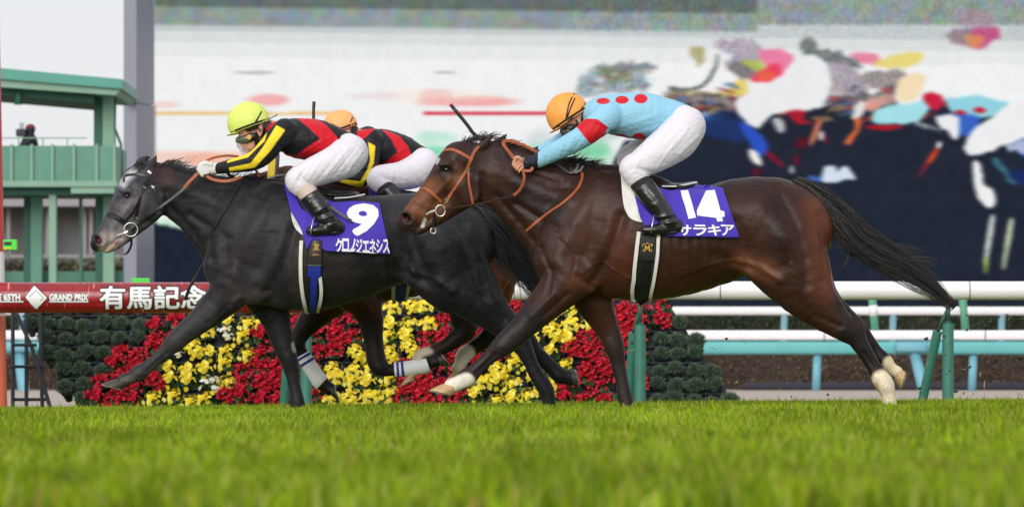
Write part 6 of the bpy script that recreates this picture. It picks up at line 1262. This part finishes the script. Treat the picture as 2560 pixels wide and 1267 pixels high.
def rider(d, label, hold, torso, armN, armF, thighN, thighF, shinN, shinF, head, hands, silks, helm, boot_top, waist, knee, cuffs, hm, sock=None, extra=None, bootf=(), pantf=(), jerf=(), gloves=False, beige=False):
    root = empty('person', W(hold[0], hold[1], d), label, 'person', 'jockeys riding the racehorses')
    sk = .82
    thin = lambda t: [(p[0], p[1], p[2] * sk) + tuple(p[3:]) for p in t]
    body_t = [thin(torso), thin(armN), thin(armF), thin(thighN), thin(thighF), thin(shinN[0]), thin(shinF[0]), thin(shinN[1]), thin(shinF[1])] + head['tubes'] + hands
    def bc(V):
        C = np.tile(np.array(SKIN[:3]), (len(V), 1)) * (.9 + .2 * fbm(V, 20, 2))[:, None]; paint(V, C, head['paint'], d); return C
    P = np.vstack([tpx(t, d) for t in body_t]); 
    ob, sB = grow('body', d, body_t, m_skin, root, .0055, 0, (), (), 0, (), head['ells'], bc, 1)
    jer, sJ = grow('jersey', d, [torso, armN, armF], m_silk, root, .0048, .004, list(cuffs), (), .0042, jerf, (), silks)
    pt, sP = grow('breeches', d, [[torso[-2][:2] + (torso[-2][2] * .94,) + torso[-2][3:], torso[-1]], thighN, thighF], m_pants, root, .006, .009, list(knee), [waist[1]], .003, pantf)
    for sh in (shinN, shinF):
        bt, sb = grow('boot', d, [sh[0], sh[1]], m_boot, root, .0055, .004, [boot_top], (), .0022, bootf, freq=26)
        if sock is not None: grow('stocking', d, [[sh[0][0], sh[0][1], (sh[0][2][0], sh[0][2][1], sh[0][2][2] * .8) + tuple(sh[0][2][3:])]], sock, root, .007, .0, (), (), .001)
        # sole
        z = [(p[0], p[1] + p[2] * .72, p[2] * .35, p[3], 2.2) for p in sh[1]]; grow('sole', d, [z], m_boot, bt, .006, .001, (), (), 0)
    # helmet
    c, ra, rp, fwd, upv, pl = helm; cw = W(c[0], c[1], d); k = d / F0
    fv = Vector((fwd[0], 0, -fwd[1])).normalized(); uv = Vector((upv[0], 0, -upv[1])).normalized(); uv = (uv - fv * uv.dot(fv)).normalized(); R = Matrix((fv, Vector((0, 1, 0)), uv)).transposed()
    Fb = Field(cw - Vector((.22, .2, .22)), cw + Vector((.22, .2, .22)), .005)
    Fb.ell(cw, (ra * k, .104, rp * k), R, .01); Fb.ell(cw + uv * rp * k * .25, (ra * k * .9, .095, rp * k * .8), R, .02)
    pw = cw - uv * pl * k; Fb.cut(pw, -uv)
    V, Q = Fb.surf(); V = relax(V, Q, 1); N = vnormals(V, Q)
    rel = V - np.array(cw); up_ = rel @ np.array(uv); an = np.arctan2(V[:, 1] - cw.y, rel @ np.array(fv))
    V = V + N * (np.abs(np.sin(an * 3)) ** .6 * .0025 + (fbm(V, 30, 2) - .5) * .003 + .001 * np.sin(an * 40) * np.clip((.03 - up_) / .05, 0, 1))[:, None]
    hl = mesh('helmet', V, Q, hm, root); sH = Skin(V, Q, d)
    Fb = Field(cw - Vector((.3, .2, .3)), cw + Vector((.3, .2, .3)), .004)
    Fb.ell(pw + fv * ra * k * .78 - uv * .002, (.058, .075, .0065), Matrix.Rotation(.12, 3, 'Y') @ R, .004); V, Q = Fb.surf(); mesh('peak', V, Q, hm, hl)
    rim = [pw + fv * (ra * k * .975) * math.cos(a) + Vector((0, .1, 0)) * math.sin(a) + uv * .003 for a in np.linspace(0, 6.283, 41)]
    MB().tube(rim, .0042, 8, cap=False).build('rim', hm, hl, True)
    bp = []
    for t in np.linspace(-.93, .93, 9):
        q = pw + fv * ra * k * t + uv * (.013 + .004 * (1 - t * t)); bp.append((q.x * F0 / q.y + 1280, 941 - (q.z - HC) * F0 / q.y))
    strap(sH, 'elastic_band', bp, 5.5, m_rub, hl, .002, .001, True)
    return root, sB, sJ, sP, sH, hl
def fingers(kn, mid, tip, r, lat):       # four curled fingers between knuckle line, middle joint line and tip line
    out = []
    for i in range(4):
        t = i / 3; L = lambda a: (a[0][0] + (a[1][0] - a[0][0]) * t, a[0][1] + (a[1][1] - a[0][1]) * t)
        k, m_, tp = L(kn), L(mid), L(tip); rr = r * (1, 1.06, 1, .86)[i]
        out.append([(k[0], k[1], rr * 1.1, lat[0]), (m_[0], m_[1], rr, lat[1]), (tp[0], tp[1], rr * .85, lat[2])])
    return out

# ---- rider of number 14
d = DA
torso = [(1488, 287, 36, 0, 1.25), (1512, 284, 44, 0, 1.5), (1560, 288, 54, 0, 1.42), (1612, 291, 57, 0, 1.3), (1662, 296, 49, 0, 1.25), (1700, 308, 47, 0, 1.35), (1712, 317, 49, 0, 1.3)]
armN = [(1522, 288, 33, -.16), (1500, 308, 31, -.19), (1470, 331, 28, -.2), (1440, 352, 26, -.2), (1400, 373, 22.5, -.18), (1350, 399, 17, -.14), (1318, 408, 14.5, -.12)]
armF = [(1522, 282, 32, .16), (1490, 306, 29, .19), (1450, 330, 25, .2), (1400, 356, 20, .18), (1350, 381, 15.5, .14), (1318, 394, 13, .12)]
thN = [(1712, 318, 48, -.08), (1692, 348, 49, -.13), (1648, 380, 42, -.2), (1606, 408, 33, -.24), (1580, 422, 29, -.25), (1592, 442, 26, -.26)]
thF = [(1712, 318, 48, .08), (1690, 340, 46, .13), (1630, 368, 36, .2), (1572, 395, 26, .24), (1582, 420, 24, .25)]
shN = ([(1594, 448, 25, -.26), (1612, 472, 27, -.28), (1634, 502, 27, -.3), (1656, 532, 23, -.31), (1672, 556, 21, -.32)], [(1688, 567, 19, -.32, .75), (1660, 572, 15, -.33, 1), (1632, 575, 12, -.34, 1.2), (1612, 575, 10, -.34, 1.2)])
shF = ([(1586, 430, 24, .26), (1606, 465, 26, .28), (1634, 502, 26, .3), (1656, 532, 22, .31), (1672, 556, 20, .32)], [(1688, 567, 18, .32, .8), (1660, 572, 15, .33, 1), (1632, 575, 12, .34, 1.2), (1612, 575, 10, .34, 1.2)])
kk = d / F0
head = {'tubes': [[(1500, 290, 22, 0), (1470, 290, 21, 0), (1450, 292, 24, 0)], [(1430, 312, 25, 0, .9), (1424, 328, 20, 0, .9), (1428, 340, 13, 0, .8)], [(1412, 322, 10, 0), (1406, 332, 5, 0), (1411, 337, 5, 0)], [(1452, 308, 8, -.07, .4), (1448, 318, 5, -.072, .4)], [(1430, 300, 10, -.03), (1412, 312, 9, -.03)]],
        'ells': [(W(1430, 292, d), (.1, .078, .09), None, .02)],
        'paint': [([(1478, 270), (1470, 310)], 18, lin(26, 24, 34), 8), ([(1462, 290), (1455, 330)], 9, lin(30, 24, 26), 5), ([(1440, 318), (1425, 318)], 8, lin(60, 40, 36), 8)]}
hand14 = [[(1318, 407, 13, -.12, .8), (1306, 409, 14, -.125, .7), (1298, 409, 11.5, -.13, .8)]] + fingers(((1291, 400), (1306, 420)), ((1284, 405), (1300, 426)), ((1282, 414), (1297, 431)), 3.6, (-.15, -.168, -.166)) + [[(1303, 400, 6, -.15), (1296, 394, 5, -.16), (1288, 395, 4.5, -.16)]] + \
         [[(1318, 394, 12, .12, .8), (1300, 398, 14, .12, .7)]] + fingers(((1292, 390), (1300, 410)), ((1284, 394), (1292, 418)), ((1288, 400), (1296, 420)), 4.4, (.13, .11, .1))
SKY = lin(146, 200, 226); RED = lin(206, 14, 34); NAVY = lin(28, 30, 44)
def silk14(V):
    C = np.tile(np.array(SKY[:3]), (len(V), 1)); X, Y = pxy(V); lat = V[:, 1] - d
    for cx, cy, rx, ry in ((1508, 253, 17, 8), (1555, 250, 17, 10), (1602, 247, 17, 12), (1550, 344, 18, 9), (1597, 344, 17, 11), (1650, 343, 16, 9)):
        C[:] = C + (np.array(RED[:3]) - C) * np.clip((1 - np.sqrt(((X - cx) / rx) ** 2 + ((Y - cy) / ry) ** 2)) * 8 + .5, 0, 1)[:, None]
    softset(C, X, Y, [(1440, 316), (1464, 296), (1494, 298), (1520, 318), (1512, 338), (1486, 368), (1472, 356)], RED, np.abs(lat) > .12)
    C[(X < 1345) & (np.abs(lat) > .05)] = NAVY[:3]
    return C
j14, sB, sJ, sP, sH, hl = rider(d, 'jockey in light blue silks with red spots and an orange cap, riding number 14', (1650, 590), torso, armN, armF, thN, thF, shN, shF, head, hand14, silk14,
    ((1420, 287), 54, 52, (-.84, .55), (-.55, -.84), 15), ((1606, 462), (-.6, -.8)), (((1690, 290), (.87, -.3)), ((1676, 290), (-.87, .42))), [((1580, 436), (-.25, 1.))][:0], [((1306, 410), (-1, .3))], m_ho, m_sock,
    bootf=[([(1640, 545), (1685, 535)], 3, .005), ([(1645, 552), (1690, 545)], 3, -.005), ([(1620, 478), (1640, 500)], 5, -.003), ([(1655, 560), (1700, 553)], 3, .005)],
    pantf=[([(1700, 300), (1660, 350)], 5, -.006), ([(1720, 320), (1680, 372)], 4, .004), ([(1745, 340), (1700, 385)], 4, .004), ([(1600, 398), (1585, 430)], 3, .004), ([(1625, 430), (1596, 420)], 3, -.005), ([(1612, 438), (1590, 428)], 3, .005), ([(1640, 425), (1690, 350)], 3, .003), ([(1666, 322), (1705, 330)], 4, -.006), ([(1610, 372), (1570, 400)], 3, .003)],
    jerf=[([(1490, 310), (1530, 330)], 5, -.005), ([(1440, 340), (1420, 372)], 3, .004), ([(1455, 345), (1436, 372)], 3, -.004), ([(1410, 360), (1400, 385)], 3, .004), ([(1540, 320), (1640, 290)], 6, .004), ([(1550, 340), (1650, 310)], 5, -.004), ([(1640, 330), (1690, 270)], 4, -.004), ([(1370, 375), (1366, 402)], 2.5, -.004), ([(1480, 350), (1500, 315)], 4, .004)])
m_rs = m_rub
for P in ([(1436, 234), (1424, 256), (1418, 280), (1414, 306)], [(1442, 236), (1430, 262), (1420, 288), (1416, 308)], [(1463, 258), (1445, 283), (1418, 304), (1384, 325)]):
    strap(sH, 'elastic_cross', P, 3.6, m_rs, hl, .002, .001, True)
def goggles(parent, d, pts, lens_pts, dot=None):
    Q = [tpx(t, d) for t in (pts, lens_pts)]
    g, _ = grow('goggles', d, [pts], m_gfr, parent, .005, 0, (), (), 0); l, _ = grow('lens', d, [lens_pts], m_lens, g, .005, 0, (), (), 0)
    return g
g = goggles(j14, d, [(1438, 318, 9, -.05, .8), (1424, 322, 12, -.05, .7), (1412, 326, 11, 0, 1)], [(1424, 326, 10, -.058, .5), (1410, 329, 11, -.01, 1.2)])
loose('chin_band', [(1440, 300, -.085), (1447, 316, -.08), (1450, 330, -.06)], d, 6, m_gfr, hl)

# ---- rider of number 9
d = DG
torso = [(690, 340, 32, 0, 1.3), (706, 340, 38, 0, 1.55), (750, 347, 49.5, 0, 1.45), (798, 352, 50, 0, 1.3), (842, 364, 42, 0, 1.25), (864, 374, 42, 0, 1.35), (874, 382, 43, 0, 1.3)]
armN = [(712, 328, 30, -.16), (694, 346, 29, -.19), (668, 376, 26, -.2), (646, 396, 24, -.2), (618, 408, 20, -.19), (580, 415, 16, -.16), (546, 421, 12.5, -.13)]
armF = mir(armN)
thN = [(872, 384, 45, -.08), (860, 398, 45, -.13), (820, 416, 38, -.2), (778, 433, 33, -.25), (744, 450, 28, -.26), (752, 464, 25, -.27)]
thF = mir(thN)
shN = ([(752, 462, 25, -.27), (772, 486, 25, -.29), (794, 514, 26, -.31), (812, 542, 24, -.32), (826, 560, 21, -.33)], [(842, 568, 18, -.33, .8), (815, 573, 15, -.34, 1), (790, 577, 12, -.35, 1.2), (776, 577, 10, -.35, 1.2)])
shF = (mir(shN[0]), mir(shN[1]))
head = {'tubes': [[(700, 330, 22, 0), (676, 322, 22, 0), (656, 318, 24, 0)], [(622, 338, 26, 0, .9), (618, 354, 21, 0, .9), (622, 368, 16, 0, .85), (624, 378, 10, 0, .9)], [(642, 345, 14, -.03), (630, 368, 11, -.025)], [(642, 345, 14, .03), (630, 368, 11, .025)],
                  [(600, 350, 5, 0), (596, 361, 4.5, 0), (599, 366, 5, 0)], [(606, 372, 4, 0, 2), (608, 377, 3.5, 0, 2)], [(648, 318, 5, -.082, .5), (656, 322, 5, -.086, .5), (654, 334, 4.5, -.084, .5), (649, 339, 3.5, -.08, .5), (645, 328, 3, -.078, .5)]],
        'ells': [(W(630, 314, d), (.1, .078, .088), None, .02), (W(648, 345, d) + Vector((0, 0, 0)), (.03, .055, .03), None, .02)],
        'paint': [([(668, 310), (664, 350)], 12, lin(22, 20, 24), 6), ([(640, 315), (622, 322)], 10, lin(24, 20, 22), 6), ([(602, 373), (612, 374)], 3, lin(160, 84, 80), 3), ([(652, 326)], 3, lin(150, 84, 66), 4), ([(638, 350), (645, 372)], 4.5, lin(24, 22, 24), 3)]}
hand9 = [[(546, 421, 12, -.13, .8), (530, 421, 14, -.135, .7), (516, 420, 12, -.14, .7)]] + fingers(((514, 413), (520, 431)), ((500, 415), (506, 435)), ((495, 424), (506, 440)), 3.9, (-.155, -.165, -.16)) + [[(528, 412, 6, -.15), (514, 408, 5, -.16), (502, 412, 4.5, -.16)]]
hand9 += [mir(t) for t in hand9[:1]] + [mir(t) for t in hand9[1:5]]
BK = lin(21, 20, 27); YEL = lin(244, 216, 44)
def cz2(*p): return [(460 + x / 3.248, 230 + y / 3.248) for x, y in p]
stripes9 = [cz2((750, 270), (822, 310), (700, 480), (575, 615), (370, 645), (365, 615), (540, 580), (640, 450)), cz2((675, 325), (655, 400), (600, 450), (520, 530), (350, 576), (350, 560), (500, 490), (620, 400))]
chev9 = cz2((900, 200), (1040, 205), (1150, 262), (1255, 380), (1225, 430), (1150, 500), (1030, 580), (870, 580), (715, 510), (740, 478), (900, 520), (1105, 380), (1010, 290))
red9 = cz2((660, 240), (770, 222), (690, 305), (665, 320))
def silk9(V):
    C = np.tile(np.array(BK[:3]), (len(V), 1)); X, Y = pxy(V); lat = np.abs(V[:, 1] - d)
    arm = (V[:, 1] - d < -.1) & (X < 735) 
    softset(C, X, Y, chev9, RED, ~((X < 700) & (lat > .12))); softset(C, X, Y, red9, RED)
    for s_ in stripes9: softset(C, X, Y, s_, YEL, lat > .08)
    return C
j9, sB, sJ, sP, sH, hl = rider(d, 'jockey in black, red and yellow silks with a lime yellow cap, riding number 9', (815, 585), torso, armN, armF, thN, thF, shN, shF, head, hand9, silk9,
    ((622, 308), 53, 50, (-.94, .34), (-.34, -.94), 12), ((784, 486), (-.55, -.83)), (((852, 352), (.8, -.45)), ((836, 352), (-.8, .5))), (), [((534, 421), (-1, .1))], m_hy, m_stock,
    bootf=[([(790, 530), (830, 510)], 3, .006), ([(795, 540), (835, 525)], 3, -.006), ([(800, 550), (840, 537)], 3, .006), ([(805, 562), (846, 550)], 3, -.006), ([(776, 500), (800, 488)], 3, -.004)],
    pantf=[([(850, 350), (870, 420)], 5, -.004), ([(835, 375), (850, 345)], 4, -.006), ([(905, 380), (860, 440)], 4, .004), ([(890, 370), (835, 440)], 4, -.004), ([(870, 372), (815, 440)], 3, .004), ([(845, 385), (795, 450)], 3, -.003), ([(800, 405), (770, 450)], 3, .003), ([(760, 425), (745, 455)], 3, -.004), ([(752, 428), (730, 460)], 3, .004), ([(780, 465), (750, 440)], 3, -.004)],
    jerf=[([(690, 360), (720, 380)], 4, -.005), ([(640, 385), (655, 410)], 3, -.004), ([(628, 390), (636, 418)], 3, .004), ([(720, 330), (700, 400)], 6, -.008), ([(760, 380), (830, 340)], 5, .004), ([(780, 392), (840, 355)], 4, -.004)])
grow('glove', d, hand9[:6], m_glove, j9, .005, .0028, (), (), .001); grow('glove', d, hand9[6:], m_glove, j9, .005, .0028, (), (), .001)
for P in ([(654, 279), (648, 290), (638, 305)], [(652, 282), (645, 296), (640, 306)]): strap(sH, 'elastic_cross', P, 3.4, m_rs, hl, .002, .001, True)
g = goggles(j9, d, [(642, 340, 8, -.055, .8), (628, 343, 12, -.055, .7), (612, 346, 11, -.03, 1), (600, 348, 9, 0, 1)], [(622, 346, 10, -.062, .6), (610, 349, 11, -.045, .8), (598, 351, 10, -.005, 1.2)])
p = W(623, 343, d - .085); MB().tube([p, p + Vector((0, -.012, 0))], .0155, 20).build('round_vent', mat('vent_yellow', lin(222, 166, 40), .4), g)
grow('face_shield', d, [[(597, 362, 7, 0, 2.2), (606, 374, 8, -.01, 2), (616, 384, 8, -.01, 1.8)]], m_shld, g, .005, 0, (), (), 0)
loose('chin_band', [(640, 330, -.09), (645, 350, -.075), (640, 372, -.05), (630, 384, -.02)], d, 6, m_gfr, hl)
loose('loose_ribbon', [(672, 298, -.02), (680, 294, -.02), (689, 290, -.02), (694, 286, -.02)], d, 2.4, m_rub, hl)

# ---- rider of the far horse
d = DH
torso = [(898, 362, 30, 0, 1.3), (912, 363, 38, 0, 1.5), (952, 370, 46, 0, 1.45), (994, 380, 45, 0, 1.3), (1028, 392, 37, 0, 1.25), (1050, 405, 36, 0, 1.3), (1060, 412, 37, 0, 1.3)]
armN = [(926, 350, 28, -.16), (924, 375, 26, -.19), (920, 410, 25, -.21), (908, 440, 23, -.21), (880, 446, 20, -.2), (830, 442, 16, -.17), (780, 438, 13, -.14)]
armF = [(920, 345, 28, .16), (890, 350, 24, .2), (850, 350, 20, .22), (815, 338, 14, .22), (800, 328, 12, .2)]
thN = [(1058, 412, 38, -.08), (1040, 428, 38, -.13), (1000, 440, 32, -.2), (958, 442, 27, -.24), (944, 448, 25, -.25), (956, 460, 23, -.26)]
thF = [(1058, 412, 38, .08), (1030, 432, 36, .13), (980, 446, 30, .2), (932, 450, 24, .24), (936, 466, 22, .25)]
shN = ([(954, 458, 23, -.26), (972, 482, 24, -.28), (994, 510, 24, -.3), (1012, 536, 22, -.31), (1024, 556, 19, -.32)], [(1040, 564, 17, -.32, .8), (1015, 569, 14, -.33, 1), (988, 571, 10, -.34, 1.2)])
shF = (mir(shN[0]), mir(shN[1]))
head = {'tubes': [[(912, 350, 20, 0), (892, 340, 20, 0), (872, 334, 22, 0)], [(846, 348, 24, 0, .9), (843, 362, 19, 0, .9), (846, 378, 12, 0, .8)], [(828, 360, 5, 0), (824, 370, 4, 0)], [(870, 330, 5, -.08, .5), (877, 336, 5, -.084, .5), (874, 346, 4, -.08, .5)]],
        'ells': [(W(856, 326, d), (.098, .076, .088), None, .02)],
        'paint': [([(886, 320), (884, 350)], 10, lin(22, 20, 24), 6)]}
hand3 = [[(780, 438, 12, -.14, .8), (762, 438, 13, -.14, .7)]] + fingers(((752, 432), (756, 446)), ((744, 436), (748, 450)), ((748, 444), (754, 454)), 4.2, (-.15, -.16, -.15)) + [[(800, 328, 11, .2, .8), (790, 320, 12, .2, .8)]] + fingers(((784, 312), (782, 326)), ((780, 314), (778, 328)), ((786, 318), (786, 330)), 4.2, (.19, .17, .17))
def cz3(*p): return [(640 + x / 5.565, 300 + y / 5.565) for x, y in p]
str3 = cz3((1560, 310), (1660, 360), (1640, 600), (1480, 932), (1420, 938), (1160, 862), (1190, 826), (1450, 855), (1545, 700), (1590, 560))
chev3 = cz3((1740, 120), (1900, 180), (2010, 235), (2130, 390), (2165, 530), (2050, 650), (1620, 690), (1640, 645), (1800, 590), (1970, 450), (1880, 270))
red3 = cz3((1400, 140), (1660, 120), (1460, 300), (1400, 260))
def silk3(V):
    C = np.tile(np.array(BK[:3]), (len(V), 1)); X, Y = pxy(V); lat = V[:, 1] - d
    softset(C, X, Y, chev3, RED, ~((X < 935) & (lat < -.12))); softset(C, X, Y, red3, RED); softset(C, X, Y, str3, YEL, np.abs(lat) > .1); return C
j3, sB, sJ, sP, sH, hl = rider(d, 'jockey in black, red and yellow silks with an orange cap, behind the leading jockey', (1010, 575), torso, armN, armF, thN, thF, shN, shF, head, hand3, silk3,
    ((852, 320), 43, 42, (-.93, .36), (-.36, -.93), 8), ((968, 474), (-.5, -.86)), (((1034, 384), (.75, -.6)), ((1024, 390), (-.75, .6))), (), [((770, 438), (-1, 0))], m_ho2, m_sock,
    pantf=[([(1030, 420), (1050, 460)], 4, -.004), ([(985, 425), (975, 465)], 3, .004), ([(1000, 420), (1020, 470)], 3, -.003)], jerf=[([(905, 430), (930, 420)], 3, -.004), ([(960, 400), (1020, 370)], 5, .004)])
strap(sH, 'elastic_cross', [(881, 294), (876, 306), (869, 322)], 3.4, m_rs, hl, .002, .001, True)
goggles(j3, d, [(862, 352, 8, -.055, .8), (846, 354, 11, -.05, .8), (830, 357, 9, 0, 1)], [(840, 356, 9, -.05, .7), (828, 359, 8, 0, 1.2)])

# ---- whips
def whip(label, P, d, r0, r1, hl_):
    w_ = empty('riding_whip', W(P[-1][0], P[-1][1], d + P[-1][2]), label, 'whip')
    Q = resample(P, 12); pts = [W(q[0], q[1], d + q[2]) for q in Q]; MB().tube(pts[:8], [r0 + (r1 - r0) * i / 7 for i in range(8)], 10).build('shaft', m_blk, w_, True)
    MB().tube(pts[6:], [r1 * 1.15] * 6, 12).build('grip', hl_, w_, True)
    ribbon('flap', pts[:3], [Vector((0, -1, 0))] * 3, .022, .004, m_blk, w_)
whip('slim black whip hanging below the neck of the leading grey horse', [(463, 748, .27), (473, 720, .26), (497, 680, .25), (522, 637, .22), (545, 600, .2), (590, 470, .2), (560, 425, .2)], DG, .006, .009, m_blk)
whip('black whip with a red end sticking up above the head of the number 14 horse', [(1320, 400, .16), (1275, 385, .16), (1240, 375, .15), (1190, 340, .12), (1170, 315, .12), (1150, 290, .12), (1128, 264, .12)], DA, .004, .010, m_blk)
p = W(1129, 265, DA + .12); o = MB().tube([p, W(1126, 261, DA + .12)], .011, 12).build('end_cap', mat('whip_red', lin(170, 24, 36), .4), [x for x in SC.objects if x.get('label', '').startswith('black whip with')][0])
whip('upright slate grey whip poking up behind the back of the leading jockey', [(785, 254, .2), (784, 275, .2), (784, 298, .2), (785, 318, .2), (786, 330, .2)], DH, .010, .011, mat('whip_grey', lin(70, 80, 96), .4))

# ================================================================ TORN TURF IN THE AIR
def divots():
    V = []; Fc = []; c = []
    R = random.Random(9)
    for i in range(95):
        if R.random() < .75: px = 2290 + 280 * R.random() ** .8; py = 1010 - 260 * R.random() ** 1.5
        else: px = 1560 + 560 * R.random(); py = 1000 - 160 * R.random() ** 1.6
        dd = 30.3 + R.random() * 2.4; p = W(px, py, dd); k = R.random(); s = (.005 + .014 * R.random() ** 2) if k < .45 else 0
        if px > 2500 and R.random() < .15: s *= 2
        b0 = len(V)
        if k < .45:
            for dx, dy, dz in ((1, 0, 0), (-1, .2, .1), (0, 1, .1), (0, -1, -.1), (.2, .1, 1), (-.1, 0, -1)): V.append(p + Vector((dx * R.uniform(.6, 1.6), dy, dz * R.uniform(.5, 1.2))) * s); c.append(lin(48, 44, 40)[:3])
            for f in ((0, 2, 4), (2, 1, 4), (1, 3, 4), (3, 0, 4), (2, 0, 5), (1, 2, 5), (3, 1, 5), (0, 3, 5)): Fc.append(tuple(b0 + x for x in f))
        else:
            a = R.random() * 3.14; L = .008 + .02 * R.random(); g = lin(*R.choice([(150, 160, 60), (190, 182, 110), (110, 130, 50)]))[:3]
            t = Vector((math.cos(a), 0, math.sin(a))); n_ = Vector((-t.z, .4, t.x)) * .0016; m_ = n_ * R.uniform(-3, 3)
            for q in (p - t * L - n_, p - t * L + n_, p + m_ + n_, p + m_ - n_, p + t * L + n_ * .3, p + t * L - n_ * .3): V.append(q); c.append(g)
            Fc += [(b0, b0 + 1, b0 + 2, b0 + 3), (b0 + 3, b0 + 2, b0 + 4, b0 + 5)]
    tag(mesh('flying_turf', V, Fc, m_leaf, None, False, np.array(c)), 'scraps of torn grass and soil flung up behind the hooves', 'turf scraps', kind='stuff')
divots()
